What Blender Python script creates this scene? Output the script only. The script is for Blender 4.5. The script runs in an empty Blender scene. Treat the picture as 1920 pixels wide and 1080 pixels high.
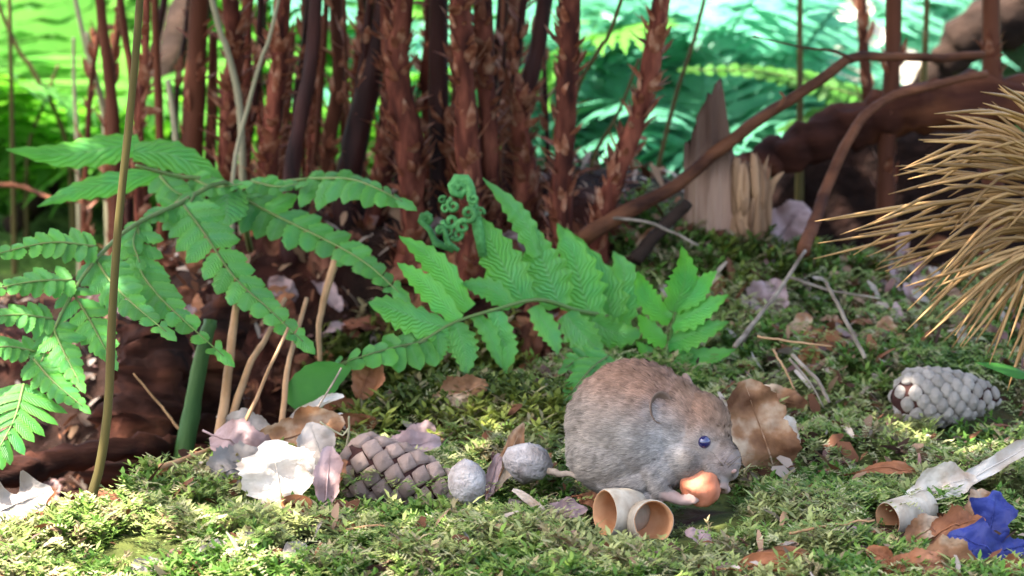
import bpy, bmesh, math, random
import numpy as np
from mathutils import Vector, Matrix, noise

random.seed(7); rng = np.random.default_rng(7)
SC = bpy.context.scene
COL = SC.collection
R = math.radians

# ------------------------------------------------------------------ camera, sky, sun, exposure
CAM = Vector((0.0, -1.56, 0.385)); PITCH = R(11.0); LENS = 148.0
FPX = LENS / 36.0 * 1920.0
cd = bpy.data.cameras.new('camera'); cam = bpy.data.objects.new('camera', cd); COL.objects.link(cam)
cam.location = CAM; cam.rotation_euler = (R(90) - PITCH, 0, 0)
cd.lens = LENS; cd.sensor_width = 36; cd.clip_start = 0.02; cd.clip_end = 600
cd.dof.use_dof = True; cd.dof.focus_distance = 1.59; cd.dof.aperture_fstop = 19
SC.camera = cam

SUN_DIR = Vector((-0.42, -0.14, 0.88)).normalized()          # from the place towards the sun
w = bpy.data.worlds.new('World'); SC.world = w; w.use_nodes = True
nt = w.node_tree; bg = nt.nodes['Background']
sky = nt.nodes.new('ShaderNodeTexSky'); sky.sky_type = 'NISHITA'; sky.sun_disc = False
sky.air_density = 1.0; sky.dust_density = 4.0; sky.ozone_density = .4; sky.sun_elevation = math.asin(SUN_DIR.z); sky.sun_rotation = math.atan2(SUN_DIR.x, SUN_DIR.y)
nt.links.new(sky.outputs[0], bg.inputs[0]); bg.inputs[1].default_value = 0.15
sl = bpy.data.lights.new('sun', 'SUN'); sl.energy = 4.0; sl.angle = R(0.53); sl.color = (1.0, 0.95, 0.86)
so = bpy.data.objects.new('sun', sl); COL.objects.link(so)
so.rotation_euler = SUN_DIR.to_track_quat('Z', 'Y').to_euler(); so.location = SUN_DIR * 5
SC.view_settings.view_transform = 'Standard'; SC.view_settings.look = 'None'
SC.view_settings.exposure = 2.7; SC.view_settings.gamma = 1.0; SC.view_settings.use_curve_mapping = False
SC.render.engine = 'CYCLES'
SC.cycles.use_denoising = True; SC.cycles.max_bounces = 6; SC.cycles.diffuse_bounces = 4
SC.cycles.transmission_bounces = 4; SC.cycles.caustics_reflective = False; SC.cycles.caustics_refractive = False
SC.render.filter_size = 1.8

# ------------------------------------------------------------------ pixel -> place
FWD = Vector((0, math.cos(PITCH), -math.sin(PITCH))); UPV = Vector((0, math.sin(PITCH), math.cos(PITCH)))
def ray(px, py):
    return FWD + Vector((1, 0, 0)) * ((px - 960) / FPX) - UPV * ((py - 540) / FPX)
def P(px, py, y):
    d = ray(px, py); return CAM + d * ((y - CAM.y) / d.y)
def mpp(y):                                                   # metres per photo pixel at depth y
    return (y - CAM.y) / math.cos(PITCH) / FPX * 0.985
def smooth(a, b, t):
    t = np.clip((t - a) / (b - a), 0, 1); return t * t * (3 - 2 * t)

# numpy value noise
_perm = np.random.default_rng(3).random((256, 256))
def vnoise(x, y):
    xi = np.floor(x).astype(int); yi = np.floor(y).astype(int); fx = x - xi; fy = y - yi
    fx = fx * fx * (3 - 2 * fx); fy = fy * fy * (3 - 2 * fy)
    g = lambda a, b: _perm[a & 255, b & 255]
    return (g(xi, yi) * (1 - fx) + g(xi + 1, yi) * fx) * (1 - fy) + (g(xi, yi + 1) * (1 - fx) + g(xi + 1, yi + 1) * fx) * fy
def fbm(x, y, o=3):
    s = 0; a = 0.5
    for k in range(o):
        s = s + a * (vnoise(x + 17 * k, y + 31 * k) - 0.5); x = x * 2.03; y = y * 2.03; a *= 0.5
    return s

EX = [-9, -.25, -.195, -.16, -.135, -.11, -.07, -.03, 0.0, .02, .05, .09, 9]
EY = [-.08, -.08, -.05, .005, .05, .085, .12, .165, .19, .22, .32, .5, .5]
def height(x, y):
    x = np.asarray(x, float); y = np.asarray(y, float)
    ye = np.interp(x, EX, EY)
    hol = np.interp(x, [-.3, -.08, 0.0, .06], [.06, .055, .035, 0.0])      # hollow behind the moss bank
    z = -hol * smooth(0, .035, y - ye) + .03 * smooth(-.06, .10, x) * smooth(.08, .33, y)
    ym = np.interp(x, [-.3, -.1, .05], [.25, .23, .25])
    z = z + smooth(ym, ym + .11, y) * (hol + .045 * (1 - smooth(.02, .14, x)) * smooth(-.21, -.12, x))     # root mound under the ferns
    z = z * (1 - smooth(.41, .53, y)) + (-.015 + .05 * np.clip(y - .6, 0, 400) * (1 - smooth(8, 60, y))) * smooth(.41, .53, y)
    back = smooth(.10, .15, x) * smooth(.42, .47, y) * (1 - smooth(.54, .66, y))
    z = z + .062 * back - .055 * smooth(.105, .13, x) * smooth(.345, .37, y) * (1 - smooth(.43, .46, y))
    z = z - .0085 * (1 - smooth(.30, .40, y)) - .006 * np.exp(-((x - .055) ** 2 / .0022 + (y + .005) ** 2 / .0018))
    z = z + .010 * np.exp(-((x + .035) ** 2 / .0030 + (y - .165) ** 2 / .0011)) + .005 * np.exp(-((x - .02) ** 2 / .0015 + (y - .15) ** 2 / .0010))
    near = np.exp(-(x ** 2 + y ** 2) / 3.0)
    z = z + fbm(x * 22, y * 22) * .014 * (0.4 + near) + fbm(x * 90 + 5, y * 90, 2) * .004 * near
    z = z + fbm(x * .7, y * .7) * .5 * smooth(3, 12, np.hypot(x, y))
    return z
_TT = np.arange(1.2, 3.2, .0025)
def H(x, y): return float(height(x, y))
def G(px, py):
    d = ray(px, py); p = CAM + d * _TT[-1]
    X = CAM.x + d.x * _TT; Y = CAM.y + d.y * _TT; Z = CAM.z + d.z * _TT
    k = np.nonzero(Z <= height(X, Y))[0]
    return CAM + d * float(_TT[k[0]]) if len(k) else p

# ------------------------------------------------------------------ materials
def lin(r, g, b):
    f = lambda c: ((c / 255 + .055) / 1.055) ** 2.4 if c > 10 else c / 255 / 12.92
    return (f(r), f(g), f(b), 1)
def mat(name, cols, scale=60, rough=.7, bump=0.0, bscale=200, translucent=0.0, stretch=None, spec=.12, attr=None,
        objvar=0.25, coat=0, detail=4, tcol=None):
    """cols: 2-3 linear colours mixed by noise; attr: multiply by a vertex colour"""
    m = bpy.data.materials.new(name); m.use_nodes = True
    t = m.node_tree; N = t.nodes; L = t.links; b = N['Principled BSDF']
    tc = N.new('ShaderNodeTexCoord'); mp = N.new('ShaderNodeMapping'); L.new(tc.outputs['Object'], mp.inputs[0])
    if stretch: mp.inputs['Scale'].default_value = stretch
    oi = N.new('ShaderNodeObjectInfo')
    off = N.new('ShaderNodeVectorMath'); off.operation = 'ADD'
    L.new(mp.outputs[0], off.inputs[0]); L.new(oi.outputs['Random'], off.inputs[1])
    n = N.new('ShaderNodeTexNoise'); n.inputs['Scale'].default_value = scale; n.inputs['Detail'].default_value = detail
    L.new(off.outputs[0], n.inputs['Vector'])
    rp = N.new('ShaderNodeValToRGB'); L.new(n.outputs[0], rp.inputs[0])
    e = rp.color_ramp.elements; e[0].position = .32; e[1].position = .68
    e[0].color = (*cols[0][:3], 1); e[1].color = (*cols[-1][:3], 1)
    if len(cols) == 3:
        k = e.new(.5); k.color = (*cols[1][:3], 1)
    out = rp.outputs[0]
    if attr:
        a = N.new('ShaderNodeAttribute'); a.attribute_name = attr
        mx = N.new('ShaderNodeMix'); mx.data_type = 'RGBA'; mx.blend_type = 'MULTIPLY'; mx.inputs[0].default_value = 1
        L.new(out, mx.inputs[6]); L.new(a.outputs['Color'], mx.inputs[7]); out = mx.outputs[2]
    if objvar:
        hs = N.new('ShaderNodeHueSaturation'); mr = N.new('ShaderNodeMapRange')
        mr.inputs[3].default_value = 1 - objvar; mr.inputs[4].default_value = 1 + objvar
        L.new(oi.outputs['Random'], mr.inputs[0]); L.new(mr.outputs[0], hs.inputs['Value']); L.new(out, hs.inputs['Color']); out = hs.outputs[0]
    L.new(out, b.inputs['Base Color'])
    b.inputs['Roughness'].default_value = rough; b.inputs['Specular IOR Level'].default_value = spec
    if coat: b.inputs['Coat Weight'].default_value = coat; b.inputs['Coat Roughness'].default_value = .05
    if bump:
        n2 = N.new('ShaderNodeTexNoise'); n2.inputs['Scale'].default_value = bscale; n2.inputs['Detail'].default_value = 5
        L.new(off.outputs[0], n2.inputs['Vector'])
        bp = N.new('ShaderNodeBump'); bp.inputs['Strength'].default_value = 1.0; bp.inputs['Distance'].default_value = bump
        L.new(n2.outputs[0], bp.inputs['Height']); L.new(bp.outputs[0], b.inputs['Normal'])
    if translucent:
        tr = N.new('ShaderNodeBsdfTranslucent'); ms = N.new('ShaderNodeMixShader'); ms.inputs[0].default_value = translucent
        if tcol:
            mx = N.new('ShaderNodeMix'); mx.data_type = 'RGBA'; mx.blend_type = 'MULTIPLY'; mx.inputs[0].default_value = 1
            L.new(out, mx.inputs[6]); mx.inputs[7].default_value = (*tcol, 1); L.new(mx.outputs[2], tr.inputs[0])
        else: L.new(out, tr.inputs[0])
        L.new(b.outputs[0], ms.inputs[1]); L.new(tr.outputs[0], ms.inputs[2])
        L.new(ms.outputs[0], N['Material Output'].inputs[0])
    return m

M = {}
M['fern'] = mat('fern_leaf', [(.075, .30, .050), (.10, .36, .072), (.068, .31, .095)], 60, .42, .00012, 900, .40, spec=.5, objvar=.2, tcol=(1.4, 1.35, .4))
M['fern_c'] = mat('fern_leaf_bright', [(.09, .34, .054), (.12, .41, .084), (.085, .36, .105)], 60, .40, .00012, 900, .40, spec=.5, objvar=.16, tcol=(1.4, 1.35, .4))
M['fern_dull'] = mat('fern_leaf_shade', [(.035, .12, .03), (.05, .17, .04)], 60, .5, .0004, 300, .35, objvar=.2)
M['fern_stalk'] = mat('fern_stalk', [(.09, .16, .04), (.13, .15, .05)], 120, .5, .0003, 600)
M['gstalk'] = mat('green_stalk', [(.03, .075, .02), (.07, .12, .035)], 90, .5, .0006, 300, stretch=(1, 1, .15))
M['fiddle'] = mat('fiddlehead', [(.045, .16, .04), (.09, .26, .08)], 400, .6, .0006, 900)
M['far_y'] = mat('far_fern_yellow', [(.085, .28, .04), (.15, .36, .055)], 25, .5, translucent=.5, objvar=.3, tcol=(1.05, 1.1, .5))
M['far_c'] = mat('far_fern_sky_tint', [(.11, .38, .22), (.17, .47, .31)], 25, .35, translucent=.5, objvar=.2, spec=.6)  # bluish sky reflection put into the leaf base colour
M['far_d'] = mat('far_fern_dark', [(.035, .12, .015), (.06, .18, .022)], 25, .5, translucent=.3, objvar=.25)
M['scaly'] = mat('scaly_stipe', [(.026, .007, .005), (.095, .024, .014), (.20, .060, .034)], 160, .8, .0012, 300, spec=.12, stretch=(1, 1, .3), objvar=.25)
M['scale'] = mat('papery_scale', [(.12, .034, .018), (.24, .085, .045), (.40, .22, .14)], 200, .6, 0, spec=.15, translucent=.3, objvar=.2)
M['dark_st'] = mat('dark_stipe', [(.012, .004, .004), (.045, .013, .010)], 120, .6, .0008, 250, spec=.15, stretch=(1, 1, .2), objvar=.2)
M['olive_st'] = mat('olive_stipe', [(.055, .042, .014), (.11, .085, .028)], 80, .5, .0005, 300, stretch=(1, 1, .15), objvar=.2)
M['brown_st'] = mat('brown_stipe', [(.05, .015, .008), (.14, .045, .022)], 80, .7, .0008, 300, spec=.12, stretch=(1, 1, .15), objvar=.25)
M['pale_st'] = mat('pale_stipe', [(.22, .20, .11), (.32, .28, .18)], 80, .6, .0004, 300, stretch=(1, 1, .15), objvar=.2)
M['tan'] = mat('dry_stalk', [(.24, .13, .06), (.36, .21, .11)], 80, .6, .0005, 400, objvar=.25)
M['greyt'] = mat('grey_twig', [(.13, .095, .07), (.34, .27, .21)], 120, .8, .0006, 500, objvar=.25)
M['bark'] = mat('dark_bark', [(.012, .007, .005), (.034, .019, .013)], 60, .85, .003, 120)
M['branch'] = mat('brown_branch', [(.035, .012, .007), (.15, .055, .025)], 90, .75, .0015, 180, spec=.12, stretch=(.4, 1, 1))
M['stump'] = mat('weathered_wood', [(.15, .085, .06), (.30, .19, .14), (.42, .29, .21)], 120, .85, .004, 170, stretch=(1, 1, .08), objvar=0, attr='Col')
M['stumpin'] = mat('split_wood', [(.13, .065, .035), (.33, .19, .105)], 140, .75, .002, 200, stretch=(1, 1, .1), objvar=.3)
M['rot'] = mat('rotten_wood', [(.010, .004, .003), (.038, .012, .007), (.085, .028, .014)], 70, .85, .004, 100, stretch=(.25, 1, 1), objvar=.2)
M['logdark'] = mat('dark_rotten_log', [(.012, .004, .003), (.045, .014, .008), (.13, .045, .02)], 40, .9, .003, 110, spec=.1, stretch=(.3, 1, 1), objvar=0)
M['needle'] = mat('dry_needle', [(.20, .105, .04), (.42, .25, .10)], 40, .5, .0002, 800, translucent=.12, objvar=.3)
M['cone_b'] = mat('cone_scale_brown', [(.30, .17, .12), (.54, .37, .30), (.66, .52, .46)], 300, .7, .0008, 700, objvar=.2)
M['cone_g'] = mat('cone_scale_grey', [(.36, .29, .23), (.55, .48, .42), (.62, .53, .45)], 300, .75, .0008, 700, objvar=.22)
M['core'] = mat('cone_core', [(.035, .014, .012), (.06, .025, .02)], 200, .9, objvar=0)
M['leaf_pale'] = mat('leaf_pale', [(.30, .20, .13), (.56, .48, .40), (.68, .62, .55)], 62, .6, .0012, 250, .2, objvar=.15)
M['leaf_tan'] = mat('leaf_tan', [(.10, .042, .020), (.26, .13, .065), (.56, .42, .29)], 62, .6, .0012, 250, .2, objvar=.2)
M['leaf_red'] = mat('leaf_red', [(.13, .045, .02), (.26, .10, .045), (.34, .15, .08)], 62, .55, .0012, 250, .2, objvar=.25)
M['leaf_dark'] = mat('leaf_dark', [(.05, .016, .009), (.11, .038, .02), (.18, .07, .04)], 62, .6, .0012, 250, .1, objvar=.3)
M['leaf_mauve'] = mat('leaf_mauve', [(.17, .10, .09), (.30, .20, .19), (.38, .27, .27)], 62, .5, .001, 250, .15, objvar=.2)
M['leaf_grey'] = mat('leaf_grey', [(.18, .15, .13), (.32, .28, .25)], 62, .7, .001, 250, .1, objvar=.2)
M['leaf_blue'] = mat('leaf_blue', [(.012, .016, .075), (.03, .04, .17)], 50, .4, .0008, 250, 0, objvar=.1)
M['shell'] = mat('nut_shell', [(.27, .21, .15), (.42, .36, .28)], 200, .65, .0005, 500, stretch=(1, 1, .3), objvar=.1)
M['shell_in'] = mat('shell_lining', [(.36, .15, .06), (.46, .24, .12)], 120, .6, objvar=.12)
M['acorn'] = mat('grey_acorn', [(.20, .16, .14), (.42, .37, .35)], 160, .85, .0015, 500, objvar=.1)
M['nut'] = mat('hazelnut', [(.38, .12, .06), (.48, .19, .11)], 160, .75, .0004, 500, stretch=(1, 1, .3), objvar=0)
M['fur'] = mat('fur', [(.85, .85, .85), (1, 1, 1)], 400, .65, attr='Col', objvar=0, spec=.10)
M['skin'] = mat('pink_skin', [(.36, .20, .17), (.44, .27, .22)], 400, .6, objvar=0)
M['eye'] = mat('eye', [(.006, .006, .045), (.012, .010, .075)], 200, .08, objvar=0, coat=1, spec=.5)
M['moss'] = mat('moss', [(.75, .75, .75), (1.05, 1.05, 1.05)], 30, .6, attr='Col', objvar=0, translucent=.35, spec=.3)
M['litter'] = mat('litter', [(.8, .8, .8), (1.05, 1.05, 1.05)], 80, .75, attr='Col', objvar=0, translucent=.1)
M['soil'] = mat('soil', [(.6, .6, .6), (1.0, 1.0, 1.0), (1.4, 1.3, 1.25)], 120, .9, .004, 150, attr='Col', objvar=0)
M['blade'] = mat('broad_blade', [(.035, .13, .022), (.06, .19, .03)], 30, .4, .0005, 200, .35, objvar=.15)

def veins(m, k=24, skew=5):
    """side veins and a pale midrib from the blade's own (along, across) attribute"""
    t = m.node_tree; N = t.nodes; L = t.links; b = N['Principled BSDF']
    a = N.new('ShaderNodeAttribute'); a.attribute_name = 'vein'; sp = N.new('ShaderNodeSeparateXYZ'); L.new(a.outputs['Vector'], sp.inputs[0])
    def ma(op, x, y):
        q = N.new('ShaderNodeMath'); q.operation = op
        for i, z in enumerate((x, y)):
            if z is None: continue
            if isinstance(z, (int, float)): q.inputs[i].default_value = z
            else: L.new(z, q.inputs[i])
        return q.outputs[0]
    ph = ma('SUBTRACT', ma('MULTIPLY', sp.outputs[0], k * 6.283), ma('MULTIPLY', sp.outputs[1], skew * 3.0))
    w = ma('SINE', ph, None); w = ma('POWER', ma('ABSOLUTE', w, None), .5)
    mid = ma('LESS_THAN', sp.outputs[1], .07)
    bp = N.new('ShaderNodeBump'); bp.inputs['Distance'].default_value = .0006; bp.inputs['Strength'].default_value = .9
    L.new(ma('SUBTRACT', w, mid), bp.inputs['Height']); L.new(bp.outputs[0], b.inputs['Normal'])
    src = b.inputs['Base Color'].links[0].from_socket
    mx = N.new('ShaderNodeMix'); mx.data_type = 'RGBA'; mx.blend_type = 'MULTIPLY'; L.new(ma('MULTIPLY', ma('SUBTRACT', 1.0, w), .8), mx.inputs[0]); L.new(src, mx.inputs[6]); mx.inputs[7].default_value = (.62, .72, .6, 1)
    m2 = N.new('ShaderNodeMix'); m2.data_type = 'RGBA'; L.new(ma('MULTIPLY', mid, .45), m2.inputs[0]); L.new(mx.outputs[2], m2.inputs[6]); m2.inputs[7].default_value = (.16, .34, .12, 1)
    m3 = N.new('ShaderNodeMix'); m3.data_type = 'RGBA'; m3.blend_type = 'MULTIPLY'; L.new(ma('MULTIPLY', ma('POWER', sp.outputs[1], 2.0), .8), m3.inputs[0]); L.new(m2.outputs[2], m3.inputs[6]); m3.inputs[7].default_value = (1.45, 1.08, .55, 1)
    L.new(m3.outputs[2], b.inputs['Base Color'])
veins(M['fern'], 5, 2.5); veins(M['fern_c'], 8, 4)
# ------------------------------------------------------------------ object helpers
ORG = {}
def mesh_of(name, v, f, cols=None, smooth_=True):
    me = bpy.data.meshes.new(name); me.from_pydata([tuple(p) for p in v], [], f)
    if cols is not None:
        a = me.color_attributes.new('Col', 'FLOAT_COLOR', 'POINT')
        c = np.ones((len(v), 4), np.float32); c[:, :3] = cols; a.data.foreach_set('color', c.ravel())
    if smooth_: me.polygons.foreach_set('use_smooth', [True] * len(me.polygons))
    me.update(); return me
def fast_mesh(name, V, F, cols=None, smooth_=True, n=4):
    """V (k,3), F (m,n) arrays"""
    me = bpy.data.meshes.new(name); me.vertices.add(len(V)); me.vertices.foreach_set('co', np.asarray(V, np.float32).ravel())
    m = len(F); me.loops.add(m * n); me.loops.foreach_set('vertex_index', np.asarray(F, np.int32).ravel())
    me.polygons.add(m); me.polygons.foreach_set('loop_start', np.arange(0, m * n, n, dtype=np.int32))
    if smooth_: me.polygons.foreach_set('use_smooth', np.ones(m, bool))
    if cols is not None:
        a = me.color_attributes.new('Col', 'FLOAT_COLOR', 'POINT')
        c = np.ones((len(V), 4), np.float32); c[:, :3] = cols; a.data.foreach_set('color', c.ravel())
    me.update(calc_edges=True); return me
def vein_attr(me, cols):
    """rows of `cols` verts along a blade -> (along, |across|)"""
    n = len(me.vertices); r = np.arange(n) // cols; c = np.arange(n) % cols; h = (cols - 1) / 2
    a = me.attributes.new('vein', 'FLOAT_VECTOR', 'POINT')
    a.data.foreach_set('vector', np.stack([r / max(1, r.max()), np.abs(c - h) / h, 0 * r], 1).astype(np.float32).ravel())
def tagit(o, label=None, cat=None, group=None, kind=None):
    if label: o['label'] = label
    if cat: o['category'] = cat
    if group: o['group'] = group
    if kind: o['kind'] = kind
    return o
def thing(name, loc, label, cat, group=None):
    o = bpy.data.objects.new(name, None); o.empty_display_size = .01; COL.objects.link(o); o.location = loc
    ORG[o.name] = Vector(loc); return tagit(o, label, cat, group)
def place(name, me, m, org, parent=None):
    o = bpy.data.objects.new(name, me)
    if m is not None and not me.materials: me.materials.append(m)
    COL.objects.link(o); org = Vector(org)
    if parent is not None:
        o.parent = parent; o.location = org - ORG[parent.name]
    else: o.location = org
    ORG[o.name] = org; return o
def mk(name, v, f, m, parent=None, org=None, cols=None, smooth_=True):
    """world-space verts -> object with its origin at org"""
    if org is None: org = ORG[parent.name] if parent is not None else Vector(v[0])
    org = Vector(org)
    return place(name, mesh_of(name, [Vector(p) - org for p in v], f, cols, smooth_), m, org, parent)

def crv(pts, n):
    """Catmull-Rom resample"""
    p = [np.array(q, float) for q in pts]
    if len(p) == 2: p = [p[0], p[0] * .67 + p[1] * .33, p[0] * .33 + p[1] * .67, p[1]]
    p = [2 * p[0] - p[1]] + p + [2 * p[-1] - p[-2]]
    out = []; k = len(p) - 3
    for i in range(n):
        t = i / (n - 1) * k; s = min(int(t), k - 1); t -= s
        a, b, c, d = p[s:s + 4]
        out.append(.5 * (2 * b + (c - a) * t + (2 * a - 5 * b + 4 * c - d) * t * t + (3 * b - a - 3 * c + d) * t ** 3))
    return [Vector(q) for q in out]
def tube(pts, rad, sides=8, rough=0.0, ell=1.0, seed=0):
    v = []; f = []; n = len(pts); ref = Vector((0, 1, 0))
    for i, p in enumerate(pts):
        p = Vector(p); t = (Vector(pts[min(i + 1, n - 1)]) - Vector(pts[max(i - 1, 0)])).normalized()
        a = t.cross(ref); a = a.normalized() if a.length > .05 else t.cross(Vector((1, 0, 0))).normalized()
        b = t.cross(a).normalized(); r = rad[i] if hasattr(rad, '__len__') else rad
        for k in range(sides):
            th = 2 * math.pi * k / sides
            rr = r * (1 + rough * noise.noise(Vector((math.cos(th) * 1.3 + seed, math.sin(th) * 1.3, i * .55 + seed))))
            v.append(p + a * (math.cos(th) * rr) + b * (math.sin(th) * rr * ell))
        if i:
            o = (i - 1) * sides
            for k in range(sides):
                f.append((o + k, o + (k + 1) % sides, o + sides + (k + 1) % sides, o + sides + k))
    f.append(tuple(range(sides - 1, -1, -1))); f.append(tuple(range((n - 1) * sides, n * sides)))
    return v, f

# ------------------------------------------------------------------ ground
def axis(a0, a1, step, far):
    core = list(np.arange(a0, a1, step)); lo = []; hi = []; s = step; q = a0
    while q > -far: s *= 1.22; q -= s; lo.append(q)
    s = step; q = core[-1]
    while q < far: s *= 1.22; q += s; hi.append(q)
    return np.array(lo[::-1] + core + hi)
gx = axis(-.36, .36, .0036, 220); gy = axis(-.22, .75, .0036, 220)
GX, GY = np.meshgrid(gx, gy); GZ = height(GX, GY)
def moss_mask(x, y):
    ye = np.interp(x, EX, EY)
    m = 1 - smooth(-.004, .012, y - ye)
    m = m * (1 - smooth(.10, .13, x) * smooth(.325, .335, y))
    m = m * (1 - smooth(.33, .42, y + fbm(x * 30, y * 30) * .06))
    return m
mm = moss_mask(GX, GY) * smooth(-.08, .10, fbm(GX * 40, GY * 40) + .12)
soil = np.array([.018, .008, .005]); red = np.array([.036, .011, .007]); far = np.array([.06, .115, .025]); mo = np.array([.050, .060, .014])
q = smooth(-.1, .12, fbm(GX * 18 + 9, GY * 18))[..., None]
gc = soil * (1 - q) + red * q
ff = smooth(.47, .58, GY)[..., None]; gc = gc * (1 - ff) + far * ff
cv = (smooth(.10, .13, GX) * smooth(.33, .35, GY) * (1 - smooth(.56, .64, GY)))[..., None]; gc = gc * (1 - cv) + np.array([.014, .006, .004]) * cv  # shade of the hollow under the log put into the soil colour
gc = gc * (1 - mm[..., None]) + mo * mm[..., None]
ny, nx = GX.shape
idx = np.arange(nx * ny).reshape(ny, nx)
F = np.stack([idx[:-1, :-1], idx[:-1, 1:], idx[1:, 1:], idx[1:, :-1]], -1).reshape(-1, 4)
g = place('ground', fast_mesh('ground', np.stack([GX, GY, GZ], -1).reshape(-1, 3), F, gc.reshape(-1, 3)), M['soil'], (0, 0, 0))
tagit(g, 'dark brown forest soil under the moss and ferns', 'ground', kind='structure')

# ------------------------------------------------------------------ leaf-like builders
def leaflet(base, d, n, L, W, sec=7, teeth=.18, droop=.15, fold=.18, point=.5, bw=.55):
    """serrated blade: centre line with two edges; returns verts, faces"""
    d = d.normalized(); n = (n - d * n.dot(d)).normalized(); s = d.cross(n)
    v = []; f = []
    for i in range(sec):
        t = i / (sec - 1)
        wv = W * .5 * (bw + (1 - bw) * min(1, t * 3)) * (1 - max(0, (t - point) / (1 - point)) ** 2.2)
        tl = 1 + (teeth if i % 2 else -teeth) * (1 if 0 < i < sec - 1 else 0)
        tr = 1 + (teeth if (i + 1) % 2 else -teeth) * (1 if 0 < i < sec - 1 else 0)
        c = base + d * (L * t) - n * (droop * L * t * t)
        e = n * (fold * wv)
        v += [c - s * wv * tl - e, c, c + s * wv * tr - e]
        if i:
            o = 3 * (i - 1); f += [(o, o + 1, o + 4, o + 3), (o + 1, o + 2, o + 5, o + 4)]
    return v, f
PN = Vector((0, -.66, .75))
def pinna(parent, pts, y, hw, n, m, style='round', nrm=None, sides=(1, 1), a0=72, a1=38, prof=None, wid=1.15, droop=.18, rr=3.2, name='pinna', tw=.13):
    """midrib through photo points at depths y=(base,tip); leaflets are sub-parts"""
    k = len(pts); ys = [y[0] + (y[1] - y[0]) * i / (k - 1) for i in range(k)]
    if style == 'round': n = int(n * 1.35 + .5)
    q = crv([P(p[0], p[1], yy) for p, yy in zip(pts, ys)], 2 * n + 3)
    px = mpp(sum(y) / 2); hw = hw * px; nrm = (nrm or PN).normalized()
    vv, fv = tube(q, [px * rr * (1 - .7 * i / (len(q) - 1)) for i in range(len(q))], 5)
    o = mk(name, vv, fv, M['fern_stalk'], parent, org=q[0])
    length = sum((q[i + 1] - q[i]).length for i in range(len(q) - 1)); sp = length / n
    for i in range(n):
        t = (i + .35) / n; j = min(len(q) - 2, int(t * (len(q) - 1)))
        T = (q[j + 1] - q[j]).normalized(); u = t * (len(q) - 1) - j; b = q[j].lerp(q[j + 1], u)
        pr = prof(t) if prof else (1 - t) ** .75 * (.75 + .25 * min(1, t * 5)) + .12
        for si, sd in enumerate((1, -1)):
            if not sides[si]: continue
            nn = (nrm + Vector((random.gauss(0, tw), random.gauss(0, tw), random.gauss(0, tw)))).normalized()
            B = nn.cross(T).normalized() * sd; a = R(a0 + (a1 - a0) * t + random.gauss(0, 4))
            d = T * math.cos(a) + B * math.sin(a); L = hw * pr * sides[si] * random.uniform(.9, 1.1) * (1.08 if style == 'round' else 1)
            if L < px * 5: continue
            if style == 'round': v, f = leaflet(b, d, nn, L, sp * wid, 10, .10, droop, .25, .5, .9)
            elif style == 'comb': v, f = leaflet(b, d, nn, L, sp * wid, 7, .05, droop, .12, .6, .9)
            else: v, f = leaflet(b, d, nn, L, sp * wid, 11, .16, droop, .2, .35, .8)
            vein_attr(mk('leaflet', v, f, m, o, org=b).data, 3)
    # terminal leaflet
    T = (q[-1] - q[-3]).normalized(); v, f = leaflet(q[-2], T, nrm, hw * .28 + sp, sp * .8, 7, .1, .1, .15, .3)
    vein_attr(mk('leaflet', v, f, m, o, org=q[-2]).data, 3); return o
def blade(parent, pts, y, w_, m, teeth=.16, nrm=None, sec=15, droop=0, name='pinna', fold=.22, point=.3):
    """one broad serrated lobe along photo points"""
    k = len(pts); ys = [y[0] + (y[1] - y[0]) * i / (k - 1) for i in range(k)]
    q = crv([P(p[0], p[1], yy) for p, yy in zip(pts, ys)], sec); px = mpp(sum(y) / 2); v = []; f = []
    n0 = (nrm or PN).normalized()
    for i, c in enumerate(q):
        t = i / (sec - 1); T = (q[min(i + 1, sec - 1)] - q[max(i - 1, 0)]).normalized(); s = T.cross(n0).normalized(); n = s.cross(T)
        wv = w_ * px * .5 * (.55 + .45 * min(1, t * 4)) * (1 - max(0, (t - point) / (1 - point)) ** 1.6) + px * .6
        wl = wv * (1 + (teeth if i % 2 else -teeth)); wr = wv * (1 + (teeth if (i + 1) % 2 else -teeth))
        v += [c - s * wl - n * fold * wl, c - s * wl * .5 - n * fold * .3 * wl, c, c + s * wr * .5 - n * fold * .3 * wr, c + s * wr - n * fold * wr]
        if i:
            o = 5 * (i - 1); f += [(o + j, o + j + 1, o + j + 6, o + j + 5) for j in range(4)]
    wob = w_ * px * .10; sd_ = random.random() * 50
    v = [p + n0 * (wob * noise.noise(Vector((p.x * 70, p.y * 70, p.z * 70 + sd_)))) for p in v]
    o = mk(name, v, f, m, parent, org=q[0]); vein_attr(o.data, 5); return o

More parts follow.
